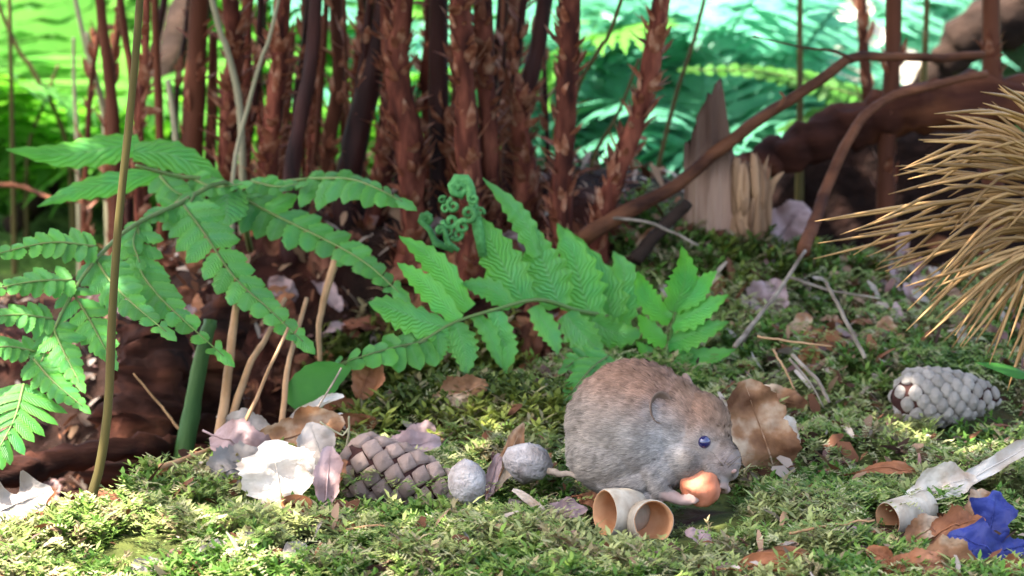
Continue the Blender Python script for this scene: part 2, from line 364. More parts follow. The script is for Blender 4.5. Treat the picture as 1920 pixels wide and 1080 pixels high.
# ------------------------------------------------------------------ large fern at the left (rachis running down to the left)
b0 = G(205, 800)
t = thing('fern_plant', P(470, 470, .27), 'young green fern with rounded leaflets drooping beside the tall olive stem', 'fern')
q = crv([P(470, 470, .27), P(430, 345, .23), P(330, 385, .19), P(240, 430, .155), P(165, 505, .12), P(110, 600, .10), P(70, 700, .08), P(20, 830, .065)], 26)
v, f = tube(q, [mpp(.15) * (6 - 4 * i / 25) for i in range(26)], 6); mk('rachis', v, f, M['fern_stalk'], t)
mf = M['fern']
for pts, y, hw, n, kw in [
    ([(345, 385), (385, 440), (440, 520), (505, 580), (568, 640)], (.19, .12), 92, 9, {}),
    ([(259, 430), (262, 500), (292, 548), (340, 596), (420, 668)], (.16, .10), 78, 9, {}),
    ([(178, 482), (207, 527), (252, 572), (312, 622)], (.13, .085), 74, 7, {}),
    ([(130, 538), (167, 597), (190, 640), (210, 676)], (.112, .08), 76, 7, {}),
    ([(95, 604), (118, 656), (150, 718)], (.10, .07), 72, 6, {}),
    ([(62, 672), (100, 715), (155, 762)], (.085, .06), 66, 6, {}),
    ([(45, 720), (25, 790), (-25, 880)], (.075, .05), 105, 9, dict(style='comb')),
    ([(178, 462), (90, 455), (-30, 482)], (.13, .11), 66, 7, {}),
    ([(135, 525), (60, 528), (-40, 548)], (.112, .09), 62, 6, {}),
    ([(98, 598), (30, 590), (-50, 600)], (.10, .08), 60, 6, {}),
    ([(70, 660), (10, 650), (-50, 662)], (.09, .07), 58, 5, {}),
    ([(262, 418), (250, 452), (262, 492)], (.165, .14), 40, 4, {}),
    ([(330, 388), (300, 400), (262, 418)], (.19, .17), 46, 4, {}),
    ([(365, 365), (352, 392), (352, 425)], (.20, .18), 40, 4, {})]:
    pinna(t, pts, y, hw * (.74 if not kw else .9), n, mf, wid=1.0, **kw)

t = thing('fern_plant', P(470, 470, .30), 'green fern frond arching right above the brown root mound', 'fern')
q = crv([P(470, 470, .30), P(435, 352, .25), P(330, 330, .235), P(255, 310, .22)], 14)
v, f = tube(q, [mpp(.25) * (6 - .2 * i) for i in range(14)], 6); mk('rachis', v, f, M['fern_stalk'], t)
q = crv([P(435, 360, .25), P(500, 345, .24), P(580, 335, .23)], 8); v, f = tube(q, mpp(.25) * 3.5, 5); mk('stalk', v, f, M['fern_stalk'], t)
for pts, y, hw, n, kw in [
    ([(440, 360), (490, 390), (560, 425), (640, 465), (695, 500), (748, 548)], (.25, .17), 78, 10, {}),
    ([(580, 335), (650, 335), (700, 350), (755, 378)], (.23, .19), 92, 6, dict(sides=(.35, 1.0), a0=85, a1=60)),
    ([(360, 335), (400, 350), (455, 345)], (.24, .22), 44, 4, {}),
    ([(470, 340), (520, 350), (560, 345)], (.24, .22), 36, 4, {}),
    ([(300, 330), (330, 360), (380, 378)], (.24, .22), 50, 4, {})]:
    pinna(t, pts, y, hw * .8, n, mf, wid=1.02, **kw)
blade(t, [(425, 345), (425, 385), (422, 425)], (.24, .21), 78, M['fern'], .1, point=.55)
blade(t, [(250, 285), (320, 290), (385, 320), (430, 350)], (.25, .25), 58, M['fern'], .1, nrm=Vector((0, -.9, .4)))
blade(t, [(300, 325), (200, 345), (130, 362), (70, 388)], (.26, .22), 46, M['fern'], .12, nrm=Vector((0, -.9, .4)))
blade(t, [(262, 268), (180, 282), (100, 290), (10, 280)], (.28, .26), 62, M['fern'], .1, nrm=Vector((0, -.9, .4)))

# ------------------------------------------------------------------ centre fern with serrated lobes
root = G(1120, 640)
t = thing('fern_plant', root, 'bright green fern with serrated pointed lobes and a fiddlehead, behind the vole', 'fern')
q = crv([root, P(1150, 600, .24), P(1080, 582, .215), P(1010, 562, .20), P(930, 580, .18), P(850, 605, .165), P(770, 648, .15), P(615, 690, .125)], 28)
v, f = tube(q, [mpp(.2) * (6 - 4.5 * i / 27) for i in range(28)], 6); mk('rachis', v, f, M['fern_stalk'], t)
mc = M['fern_c']
up = Vector((0.1, -.8, .6))
for pts, y, w_, kw in [
    ([(880, 580), (830, 510), (790, 470), (748, 442)], (.18, .17), 52, {}),
    ([(862, 602), (810, 545), (775, 515), (745, 492)], (.17, .155), 50, {}),
    ([(985, 570), (950, 510), (920, 450), (902, 405)], (.20, .20), 80, {}),
    ([(1012, 480), (985, 420), (955, 380), (906, 333)], (.21, .215), 58, dict(nrm=Vector((.7, -.7, .3)))),
    ([(1050, 575), (1030, 520), (1010, 470), (1000, 420)], (.21, .215), 92, {}),
    ([(1110, 600), (1090, 540), (1075, 480), (1045, 418)], (.225, .23), 90, {}),
    ([(1150, 610), (1140, 560), (1110, 500), (1060, 425)], (.235, .24), 74, {}),
    ([(1160, 610), (1165, 560), (1170, 510), (1150, 470)], (.235, .24), 78, {}),
    ([(850, 615), (790, 600), (740, 580), (690, 568)], (.165, .145), 72, dict(point=.6)),
    ([(855, 605), (866, 640), (874, 670), (872, 708)], (.165, .15), 60, {}),
    ([(930, 585), (940, 630), (952, 660), (948, 705)], (.18, .165), 58, {}),
    ([(890, 590), (915, 620), (930, 660), (940, 690)], (.175, .165), 34, {}),
    ([(820, 620), (822, 650), (820, 685)], (.16, .15), 46, {}),
    ([(1000, 575), (1025, 610), (1040, 640), (1046, 665)], (.20, .18), 44, {}),
    ([(1060, 590), (1085, 620), (1110, 645), (1135, 668)], (.21, .19), 62, {}),
    ([(1110, 600), (1140, 620), (1180, 628), (1205, 622)], (.22, .21), 60, {}),
    ([(960, 575), (925, 545), (890, 535), (866, 532)], (.19, .18), 44, {})]:
    blade(t, pts, y, w_, mc, nrm=kw.pop('nrm', up + Vector((random.gauss(0, .2), 0, random.gauss(0, .15)))), **kw)
pinna(t, [(800, 640), (745, 650), (690, 665), (615, 688)], (.155, .125), 66, 7, mc, 'comb', sides=(1.0, .55), a0=80, a1=45, wid=1.05)
# fiddlehead: curled crozier with small coiled buds
def crozier(parent, px, py, y, r, stem, turns=1.6, sgn=1, w0=9):
    c = P(px, py, y); m = mpp(y); pts = [P(*s_, y) for s_ in stem]
    for i in range(22):
        a = i / 21 * turns * 2 * math.pi; rr = r * m * (1 - .8 * i / 21)
        pts.append(c + Vector((sgn * math.cos(a) * rr, .12 * r * m * math.sin(i * .6), math.sin(a) * rr)))
    k = len(pts); v, f = tube(pts, [m * w0 * (1 - .45 * i / k) * (1 + .35 * (i % 2)) for i in range(k)], 7, .35)
    return mk('fiddlehead', v, f, M['fiddle'], parent, org=pts[0])
fh = crozier(t, 862, 352, .20, 20, [(905, 480), (895, 430), (888, 385)])
for (bx, by, br) in [(850, 385, 13), (878, 400, 15), (845, 415, 15), (868, 425, 14), (898, 398, 10), (835, 392, 10), (888, 372, 11), (858, 440, 12), (840, 432, 9), (830, 375, 8)]:
    c = P(bx, by, .195); m_ = mpp(.2); pts = []
    for i in range(12):
        a = i / 11 * 7.5 + bx; rr = br * m_ * (1 - .75 * i / 11)
        pts.append(c + Vector((math.cos(a) * rr, -.3 * br * m_ * math.cos(a * .5), math.sin(a) * rr)))
    v, f = tube(pts, [m_ * br * .38 * (1 - .3 * i / 12) for i in range(12)], 6, .3); mk('coiled_bud', v, f, M['fiddle'], fh, org=pts[0])
crozier(t, 800, 412, .195, 11, [(850, 470), (815, 455), (806, 432)], 1.3, -1, 6)
crozier(t, 825, 432, .19, 8, [(860, 470), (838, 455)], 1.2, 1, 5)

# right upright frond and the small frond behind the vole's back
t = thing('fern_plant', G(1235, 715), 'upright green fern frond with serrated lobes rising just behind the vole', 'fern')
q = crv([G(1235, 715), P(1250, 660, .20), P(1265, 590, .20), P(1285, 480, .205)], 12)
v, f = tube(q, [mpp(.2) * (5 - .28 * i) for i in range(12)], 6); mk('rachis', v, f, M['fern_stalk'], t)
for pts, w_ in [([(1262, 585), (1280, 540), (1285, 500), (1278, 462)], 62), ([(1258, 600), (1225, 570), (1205, 540), (1196, 508)], 48), ([(1250, 640), (1215, 615), (1195, 590)], 46),
                ([(1242, 680), (1212, 660), (1192, 640)], 42), ([(1266, 575), (1300, 550), (1325, 525), (1345, 508)], 46), ([(1260, 610), (1300, 590), (1335, 570), (1366, 552)], 52),
                ([(1252, 645), (1290, 630), (1330, 615), (1368, 605)], 54), ([(1245, 682), (1290, 672), (1340, 665), (1380, 655)], 50)]:
    blade(t, pts, (.20, .185), w_, mc, nrm=Vector((random.gauss(0, .2), -.75, .6)))
t = thing('fern_plant', G(1135, 690), 'small fern frond tip with narrow comb leaflets against the vole\'s back', 'fern')
pinna(t, [(1140, 668), (1110, 690), (1080, 725), (1050, 765)], (.16, .12), 50, 9, mc, 'comb', sides=(.9, .9), a0=65, a1=40, wid=.8)
t2 = pinna(t, [(1140, 668), (1090, 672), (1060, 690)], (.165, .15), 44, 6, mc, 'comb', sides=(.8, .9), wid=.8)

# ------------------------------------------------------------------ frond mesh for overhead and far ferns (local: grows along +X, arching)
def frond_mesh(name, L, pw, np_, m, arch=.5, seed=0, teeth=7, gap=.85, drop=None):
    rnd = random.Random(seed); v = []; f = []
    def pos(t): return Vector((L * t * (1 - .15 * t * arch), 0, L * (arch * .55 * t - arch * .75 * t * t)))
    rp = [pos(i / 19) for i in range(20)]; tv, tf = tube(rp, [L * .007 * (1 - .8 * i / 19) for i in range(20)], 5); v += tv; f += tf
    for i in range(np_):
        t = .10 + .90 * i / np_; b = pos(t); T = (pos(min(1, t + .02)) - pos(t - .02)).normalized(); Nn = Vector((-T.z, 0, T.x))
        pl = pw * (math.sin(math.pi * min(1, (t * .85 + .18))) ** .8) * (1 - t * .35)
        for sd in (1, -1):
            a = R(78 - 30 * t + rnd.gauss(0, 4)); d = T * math.cos(a) + Vector((0, sd, 0)) * math.sin(a) + Nn * rnd.gauss(0, .12); d.normalize()
            s = d.cross(Nn).normalized(); o = len(v); W = L / np_ * gap * .5
            for k in range(teeth * 2):
                u = k / (teeth * 2 - 1); ww = W * (1 - u ** 1.5) * (1.25 if k % 2 else .55) + .0004
                c = b + d * pl * u - Nn * pl * .22 * u * u; v += [c - s * ww, c + s * ww]
                if k: j = o + 2 * (k - 1); f.append((j, j + 1, j + 3, j + 2))
    if drop is not None:
        M4, tests = drop; keep = []
        for fc in f:
            c = M4 @ (sum((v[i] for i in fc), Vector()) / len(fc)); ok = True
            for (tp, rad) in tests:
                dd = c - tp
                if (dd - SUN_DIR * dd.dot(SUN_DIR)).length < rad: ok = False; break
            if ok: keep.append(fc)
        f = keep
    me = mesh_of(name, v, f); me.materials.append(m); return me

LIT = [(P(520, 880, .010), .013), (P(520, 900, .006), .011), (P(1293, 886, -.008), .007)]  # gaps cut in the fronds along the sun so these spots are lit
# ------------------------------------------------------------------ tall stipes
random.seed(21)
def stipe(pts, y, wpx, kind, label, group=None, frond=None, cat='fern', scales=0, name='tall_fern'):
    Q = [P(p[0], p[1], y + (p[2] if len(p) > 2 else 0)) for p in pts]
    top, nxt = Q[0], Q[1]; d = (top - nxt).normalized(); d = (d + Vector((0, 0, .35))).normalized()
    zt = .40 + random.random() * .16
    if pts[0][1] <= 40: Q = [top + d * ((zt - top.z) / d.z), top + d * ((zt - top.z) / d.z * .5) + Vector((0, 0, .0))] + Q
    bot = Q[-1]; bz = H(bot.x, bot.y)
    if bot.z > bz - .004: Q.append(Vector((bot.x + (Q[-1].x - Q[-2].x) * .2, bot.y, bz - .008)))
    n = 26; q = crv(Q, n); px = mpp(y); r0 = wpx * px * .5
    rough = dict(scaly=.45, dark=.22, olive=.12, brown=.2, pale=.1)[kind]
    rad = [r0 * (.62 + .38 * i / (n - 1) + (.35 * max(0, i / (n - 1) - .85) / .15)) for i in range(n)]
    t = thing(name, q[-1], label, cat, group)
    v, f = tube(q, rad, 10, rough, seed=y * 37 + pts[0][0] * .013)
    mk('stalk', v, f, M[dict(scaly='scaly', dark='dark_st', olive='olive_st', brown='brown_st', pale='pale_st')[kind]], t)
    if scales:
        V = []; Fc = []
        for s_ in range(scales):
            u = random.random() ** .8; j = min(n - 2, int(u * (n - 1))); c = q[j].lerp(q[j + 1], u * (n - 1) - j)
            if c.z > .30: continue
            T = (q[j] - q[j + 1]).normalized(); th = random.uniform(0, 6.283)
            a = T.cross(Vector((0, 1, 0))).normalized(); b = T.cross(a); o_ = a * math.cos(th) + b * math.sin(th)
            L = random.uniform(.005, .013); dr = (T * random.uniform(.5, 1) + o_ * random.uniform(.3, .9) + Vector((random.gauss(0, .2), 0, random.gauss(0, .2)))).normalized()
            vv, fv = leaflet(c + o_ * rad[j] * .85, dr, o_, L, L * .38, 4, .0, random.uniform(-.3, .5), .3, .2)
            k = len(V); V += vv; Fc += [tuple(i + k for i in ff_) for ff_ in fv]
        if V: tagit(mk('papery_scale_covering', V, Fc, M['scale'], t), kind='stuff')
    if frond:
        a, L, tilt = frond
        M4 = Matrix.Translation(q[0]) @ Matrix.Rotation(a, 4, 'Z') @ Matrix.Rotation(-tilt, 4, 'Y')
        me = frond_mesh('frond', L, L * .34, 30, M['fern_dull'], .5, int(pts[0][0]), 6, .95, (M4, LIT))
        o = place('frond', me, None, q[0], t); o.rotation_euler = (Matrix.Rotation(a, 3, 'Z') @ Matrix.Rotation(-tilt, 3, 'Y')).to_euler()
    return t
_fi = 0
def fr():  # fronds of the tall ferns arch overhead
    global _fi; _fi += 1
    return ((-1.9, -1.1, -2.6, -1.55, -2.95, -2.2, -.6, -1.7, -1.35, -2.4)[_fi % 10] + random.gauss(0, .2), random.uniform(.40, .54), random.uniform(-.15, .30))
stipe([(-450, 0), (-440, 300), (-430, 700), (-425, 860)], -.11, 30, 'brown', 'unseen tall fern added beside the moss bank, its frond shading the vole', None, (.10, .52, .05), scales=30)  # added outside the view to shade the vole
stipe([(-790, 0), (-780, 300), (-775, 700), (-770, 900)], -.24, 30, 'brown', 'unseen tall fern added beyond the foreground moss, its frond shading the bank', None, (.05, .54, .05), scales=30)  # added out of view to keep sun off the foreground moss
for px_0, y_0, az_0 in ((-1250, -.06, .05), (-1350, .06, .1), (-1150, -.16, -.05)):  # more unseen ferns, added so their fronds shade the bank
    stipe([(px_0, 0), (px_0 + 8, 300), (px_0 + 15, 700), (px_0 + 20, 900)], y_0, 28, 'brown', 'unseen tall fern added beyond the hollow, its frond shading the bank', 'unseen tall ferns added for shade', (az_0, .5, .05), scales=20)
SCAL = 'thick reddish fern stem shaggy with curling papery scales, in the clump on the root mound'; GS = 'scaly stems of the fern clump'
BRN = 'tall fern with plain reddish brown stem standing in the clump on the root mound'; GB = 'plain brown stems of the fern clump'
PAL = 'slender plant with thin pale olive stalk slanting through the fern stems'; GP = 'thin pale stalks among the stems'
THN = 'slender plant with thin dark wiry stem standing in front of the sunlit ferns'; GT = 'thin wiry stems before the sunlit ferns'
stipe([(262, 0), (245, 200), (222, 420), (210, 600), (203, 760), (188, 870), (172, 935)], .0, 20, 'olive', 'tall plant with smooth olive green stem rising from the edge of the moss bank', None, (1.55, .5, .1))
for pts, y, wd, lab in [([(755, 0), (745, 120), (770, 300), (775, 420)], .33, 60, 'tall fern with thick shaggy reddish stem next to the straight smooth dark stem'),
                   ([(862, 0), (872, 150), (880, 330), (885, 430)], .32, 52, 'tall fern whose shaggy red stem rises directly behind the fiddlehead'),
                   ([(905, 0), (912, 180), (922, 380)], .33, 42, 'tall fern with slimmer shaggy stem between the fiddlehead and a dark leaning stem'),
                   ([(1070, 0), (1062, 180), (1052, 460)], .31, 46, 'tall fern with shaggy upright stem standing before the sunlit blue-green ferns'),
                   ([(432, 0), (440, 100), (432, 200), (425, 330)], .36, 40, 'tall fern with shaggy brown stem crossed by a thin pale stalk'),
                   ([(530, 0), (520, 150), (500, 320)], .35, 40, 'tall fern with shaggy stem beside the smooth wine-red curved stem'),
                   ([(985, 170), (975, 240), (985, 330), (980, 420)], .34, 55, None), ([(730, 40), (735, 160), (720, 300), (700, 420)], .36, 42, None), ([(840, 200), (850, 320), (850, 430)], .345, 55, None)]:
    stipe(pts, y, wd, 'scaly', lab or 'old broken fern base, scaly and leafless, among the taller shaggy stems', 'fern clump on the root mound' if lab else 'broken scaly fern bases', fr() if pts[0][1] == 0 else None, scales=210)
stipe([(1240, 0), (1222, 110), (1195, 220), (1150, 340), (1120, 440)], .31, 42, 'scaly', 'tall fern with leaning dark red scaly stem at the clump edge beside the broken stump', None, fr(), scales=190)
stipe([(822, 0), (822, 180), (826, 420)], .345, 46, 'dark', 'tall fern with straight smooth dark stem between two shaggy scaly stems', None, fr())
stipe([(592, 0), (580, 130), (562, 230), (545, 340)], .33, 34, 'dark', 'tall fern with smooth wine-red stem curving above the bright green frond', None, fr())
stipe([(1022, 0), (1000, 120), (978, 210), (960, 300)], .35, 40, 'dark', 'tall fern with bare dark red stem leaning behind the scaly stems', None, fr())
stipe([(725, 0), (700, 130), (672, 240), (655, 330)], .37, 54, 'dark', 'tall fern with thick leaning grey-brown stem dark red underside in the clump', None, fr())
for pts, y, wd in [([(188, 0), (202, 120), (215, 250), (220, 380)], .40, 26), ([(226, 0), (246, 130), (262, 290)], .42, 18), ([(290, 0), (296, 150), (302, 320)], .40, 18), ([(372, 0), (366, 150), (358, 330)], .38, 46),
                   ([(470, 0), (458, 80), (446, 170), (438, 300)], .40, 16), ([(612, 0), (605, 120), (590, 330)], .42, 14), ([(640, 0), (642, 140), (646, 300)], .42, 15), ([(955, 0), (956, 130), (955, 300)], .40, 42),
                   ([(400, 60), (398, 200), (392, 340)], .39, 26), ([(548, 60), (540, 180), (528, 330)], .40, 20), ([(255, 160), (262, 250), (270, 360)], .41, 24)]:
    stipe(pts, y, wd, 'brown', BRN, GB, fr() if pts[0][1] == 0 and wd > 17 else None, scales=40 if wd > 30 else 0)
for i in range(34):                                          # ragged thin stalks closing the thicket
    x0 = random.choice((random.uniform(180, 700), random.uniform(180, 1090), random.uniform(640, 1090))); x1 = x0 + random.gauss(-8, 28); wd = random.choice((9, 12, 16, 22, 28)) * random.uniform(.8, 1.2)
    stipe([(x0, 0), ((x0 + x1) / 2 + random.gauss(0, 7), 150), (x1, 290), (x1 + random.gauss(0, 6), 400)], random.uniform(.36, .47), wd, random.choice(('brown', 'scaly', 'scaly', 'dark')),
          'slim ragged fern stalk packed among the thicker stems of the clump', 'slim stalks packed in the fern clump', None, scales=int(wd * 4), cat='fern', name='tall_fern')
for pts, y, wd in [([(1616, 0), (1620, 100), (1628, 200)], .47, 24), ([(1676, 0), (1672, 150), (1662, 300), (1660, 420)], .385, 40), ([(1858, 0), (1860, 110), (1862, 240)], .40, 46)]:
    stipe(pts, y, wd, 'brown', 'tall fern with reddish brown stem rising behind the fallen rotten log', 'stems behind the fallen log', (-2.3 + random.gauss(0, .25), .5, .0), scales=30)
for pts, y, wd in [([(398, 0), (425, 90), (448, 190), (455, 320)], .35, 16), ([(522, 0), (490, 110), (465, 200), (438, 320)], .33, 9), ([(315, 150), (325, 220), (334, 320)], .38, 16), ([(150, 40), (175, 130), (196, 240)], .5, 12),
                   ([(162, 60), (180, 150), (200, 250)], .46, 14), ([(138, 70), (139, 160), (145, 280)], .5, 10)]:
    stipe(pts, y, wd, 'pale', PAL, GP, cat='plant', name='slender_plant')
for pts, y, wd in [([(1165, 0), (1125, 90), (1078, 185)], .36, 10), ([(1318, 10), (1270, 170), (1225, 345)], .42, 10), ([(1198, 110), (1160, 210), (1115, 290)], .38, 9), ([(1500, 0), (1500, 120), (1500, 230)], .45, 14),
                   ([(1738, 0), (1736, 60), (1732, 150)], .5, 14), ([(18, 0), (22, 200), (26, 430)], .55, 11), ([(10, 40), (60, 130), (125, 270)], .6, 12), ([(110, 120), (80, 200), (52, 290)], .62, 10)]:
    stipe(pts, y, wd, 'olive', THN, GT, cat='plant', name='slender_plant')

random.seed(5)
# ------------------------------------------------------------------ broken stump, fallen log, branches
ys = .33; bs = P(1360, 492, ys); m_ = mpp(ys)
t = thing('broken_stump', bs, 'weathered broken stump with a tall pointed splinter and torn fibrous wood', 'stump')
prx = [-80, -70, -58, -40, -26, -18, -8, 2, 8, 20, 45, 80]; prh = [215, 245, 282, 305, 330, 338, 318, 262, 235, 192, 190, 178]
NS = 72; NL = 16; v = []; f = []
for sh, (rs, hs_) in enumerate(((1, 1), (.72, .985))):
    for j in range(NL + 1):
        for k in range(NS):
            th = 2 * math.pi * k / NS; cx = math.cos(th); hx = np.interp(cx * 80, prx, prh) * (1 if math.sin(th) < .2 else .62)
            hx *= (1 + (.10 if cx > .1 else .05) * noise.noise(Vector((k * 1.7, sh * 5, 0))))
            u = j / NL; z = hx * u * hs_ * 1.1
            r = 78 * rs * (1.12 - .12 * min(1, z / 120)) * (1 + .09 * noise.noise(Vector((th * 3.2, 1, z * .004))) + .10 * noise.noise(Vector((th * 9, 4, z * .006))) + .05 * noise.noise(Vector((th * 23, 8, z * .01))))
            xo = -2 + 0.0 * z
            lean = max(0, z - 180)
            v.append(bs + Vector((cx * r * (1 - .10 * smooth(0, 1, lean / 160) * (1 if cx < 0 else 1)) + xo, math.sin(th) * r * .7, z - 12)) * m_)
    o = sh * (NL + 1) * NS
    for j in range(NL):
        for k in range(NS):
            a, b = o + j * NS + k, o + j * NS + (k + 1) % NS
            f.append((a, b, b + NS, a + NS) if sh == 0 else (b, a, a + NS, b + NS))
o1 = NL * NS; o2 = (NL + 1) * NS + NL * NS
for k in range(NS): f.append((o1 + k, o1 + (k + 1) % NS, o2 + (k + 1) % NS, o2 + k))
tc_ = np.array([(p - bs).z / m_ for p in v]); tn = np.array([noise.noise(Vector(p) * 90) for p in v]); tq = smooth(150, 230, tc_ + 40 * tn)[:, None]
mk('trunk', v, f, M['stump'], t, smooth_=True, cols=(1 - tq) * (np.array([1, .95, .92]) + smooth(0, .4, np.array([(p - bs).x / m_ / 80 for p in v]))[:, None] * np.array([.05, -.2, -.4])) + tq * np.array([.30, .27, .27]))
for i in range(24):
    x0 = random.uniform(1372, 1440); y0 = random.uniform(390, 490); ln = random.uniform(70, 190); dx = random.uniform(-12, 14)
    yy = ys - .0150 + (abs(x0 - 1400) / 42) ** 2 * .006
    q = crv([P(x0, y0, yy), P(x0 + dx * .5 + random.gauss(0, 3), y0 - ln * .5, yy), P(x0 + dx, max(285 + random.uniform(0, 40), y0 - ln), yy + .002)], 6)
    wv = random.uniform(4, 10); vv, fv = tube(q, [m_ * wv * a for a in (.5, 1, 1, .7, .35, .04)], 6, .5, .45, seed=i); mk('splinter', vv, fv, M['stumpin'], t)

for pts, rr in (([(1436, 440), (1438, 380), (1448, 345), (1470, 322)], (7, 10, 10, 9, 8, 6, 4, 1)),):
    q = crv([P(a, b, ys - .008) for a, b in pts], 8); vv, fv = tube(q, [m_ * a for a in rr], 9, .6, .4, seed=3); mk('splinter', vv, fv, M['stumpin'], t)
def limb(name, pts, y, wd, m, label, cat, group=None, rough=.18, sides=12, n=24, taper=True, ell=1.0, twigs=()):
    Q = crv([P(p[0], p[1], (y if not hasattr(y, '__len__') else y[0] + (y[1] - y[0]) * i / (len(pts) - 1))) for i, p in enumerate(pts)], n)
    for i_ in range(1, n - 1): Q[i_] = Q[i_] + Vector([noise.noise(Vector((i_ * .45, a_ * 9.1, pts[0][0]))) for a_ in range(3)]) * mpp(.1) * (9 if 'branch' in name or 'log' in name else 3.5)
    px = mpp(y if not hasattr(y, '__len__') else y[0]); w0, w1 = (wd if hasattr(wd, '__len__') else (wd, wd))
    v, f = tube(Q, [px * .5 * (w0 + (w1 - w0) * i / (n - 1)) for i in range(n)], sides, rough, ell, seed=pts[0][0] * .01)
    if not twigs: return tagit(mk(name, v, f, m, org=Q[0]), label, cat, group)
    t = thing(name, Q[0], label, cat, group); mk('stem', v, f, m, t)
    for tp, ww in twigs:
        yy = y if not hasattr(y, '__len__') else y[0]
        q2 = crv([P(a, b, yy) for a, b in tp], 8); vv, fv = tube(q2, [px * ww * .5 * (1 - .6 * i / 7) for i in range(8)], 6, .2); mk('side_twig', vv, fv, m, t)
    return t
limb('fallen_log', [(1380, 330), (1450, 298), (1560, 248), (1660, 215), (1800, 195), (2050, 190)], (.375, .40), (64, 105), M['logdark'], 'dark rotten fallen log bridging a black hollow beside the stump', 'log', rough=.5, n=40, sides=20)
limb('fallen_branch', [(1090, 450), (1180, 395), (1290, 330), (1400, 240), (1520, 160), (1600, 112), (1720, 106), (1845, 102)], (.285, .36), (32, 15), M['branch'], 'long brown branch propped diagonally in front of the pointed stump', 'branch', twigs=[([(1455, 208), (1470, 185), (1462, 172)], 10), ([(1600, 112), (1560, 95), (1510, 90), (1412, 68)], 7)])
limb('fallen_branch', [(1505, 475), (1525, 420), (1550, 350), (1590, 265), (1640, 200), (1740, 162), (1850, 138)], (.27, .36), (27, 15), M['branch'], 'bent orange-brown branch arching over the black hollow', 'branch')
limb('dark_log', [(1725, 175), (1780, 110), (1850, 50), (2000, -20)], (.6, .6), (45, 130), M['bark'], 'blurred dark log tilted behind the reddish stem', 'log', rough=.35)
limb('dark_root', [(150, -10), (112, 70), (108, 140), (140, 205), (230, 240)], (.85, .8), (60, 40), M['bark'], 'blurred dark curved root behind the pale stalks', 'root', rough=.5)
limb('dark_branch', [(385, -40), (340, 70), (292, 180), (262, 300)], (.75, .7), (80, 60), M['bark'], 'thick dark slanting branch behind the fern stems', 'branch', rough=.3)
limb('mossy_log', [(20, 420), (80, 375), (150, 325), (230, 280)], (.62, .7), (40, 46), M['bark'], 'short dark log lying behind the tall olive stem', 'log', rough=.4)
limb('pale_stick', [(1060, 298), (1160, 310), (1300, 330)], (.62, .6), (11, 10), M['leaf_pale'], 'pale bleached stick lying level behind the leaning scaly stem', 'stick')
limb('pale_stick', [(1080, 325), (1180, 340), (1290, 352)], (.56, .55), (11, 8), M['tan'], 'tan stick lying just below the bleached stick', 'stick')
limb('dark_twig', [(-30, 345), (40, 350), (100, 372), (170, 380)], (.5, .45), (11, 6), M['branch'], 'thin dark twig crossing beside the short dark log', 'twig')
limb('rotten_log', [(-120, 930), (0, 893), (110, 862), (260, 838), (330, 838)], (.10, .16), (62, 40), M['rot'], 'crumbling reddish rotten log in the dark hollow behind the moss bank', 'log', rough=.5, n=34, sides=18)
limb('rotten_wood_chunk', [(235, 900), (262, 800), (290, 700), (285, 610)], (.20, .235), (170, 120), M['rot'], 'upright chunk of dark red rotten wood in the hollow', 'wood', rough=.6, n=34, sides=22)
limb('rotten_wood_chunk', [(400, 830), (400, 740), (415, 650), (430, 560)], (.245, .26), (120, 90), M['rot'], 'dark rotten wood chunk behind the fat green stalk', 'wood', rough=.6, n=30, sides=20)

# ------------------------------------------------------------------ vole
Y0 = .018; U = mpp(Y0)
def V(px, py, dy=0): return P(px, py, Y0 + dy * U)
bm = bmesh.new()
def ell(c, r, axis_=None):
    Mx = Matrix.Translation(c)
    if axis_ is not None: Mx = Mx @ Vector(axis_).to_track_quat('X', 'Z').to_matrix().to_4x4()
    bmesh.ops.create_icosphere(bm, subdivisions=4, radius=1.0, matrix=Mx @ Matrix.Diagonal((*[a * U for a in r], 1)))
def cap(a, b, ra, rb, n=8):
    for i in range(n + 1):
        t_ = i / n; bmesh.ops.create_icosphere(bm, subdivisions=2, radius=(ra + (rb - ra) * t_) * U, matrix=Matrix.Translation(a.lerp(b, t_)))
ell(V(1190, 806, 0), (131, 108, 133))
ell(V(1150, 848, -8), (88, 98, 76))
ell(V(1185, 885, -12), (98, 92, 42))
ell(V(1255, 800, -14), (88, 86, 92))
hd = Vector((.66, -.30, -.62))
ell(V(1296, 812, -36), (92, 62, 66), hd)
ell(V(1312, 800, -34), (60, 56, 66))
ell(V(1350, 858, -72), (44, 36, 38), hd); ell(V(1335, 872, -84), (30, 24, 20), hd)
ell(V(1364, 880, -68), (24, 22, 20), hd)
ell(V(1276, 852, -66), (56, 42, 46), hd)
ell(V(1235, 870, -36), (72, 70, 52))
# near foreleg with hand
cap(V(1222, 880, -84), V(1242, 922, -100), 24, 17); cap(V(1242, 922, -100), V(1276, 938, -106), 16, 11)
cap(V(1276, 938, -106), V(1290, 938, -108), 11, 10)
for dx, dy_, ang in ((0, 0, 0), (2, 6, 1), (3, 12, 2), (2, -6, 3)):
    a = V(1288, 936 + dy_ - 3, -108); b = V(1304, 930 + dy_, -118); c = V(1314, 922 + dy_, -113)
    cap(a, b, 4.6, 4.0, 6); cap(b, c, 4.0, 3.2, 5)
# far foreleg with hand on the other side of the nut
cap(V(1318, 880, -50), V(1352, 915, -58), 18, 13); cap(V(1352, 915, -58), V(1362, 918, -76), 12, 9)
for dy_ in (-12, -6, 0, 6):
    a = V(1362, 914 + dy_ * .6, -76); b = V(1360, 910 + dy_, -92); c = V(1350, 908 + dy_, -102)
    cap(a, b, 4.6, 4.0, 6); cap(b, c, 4.0, 3.0, 5)
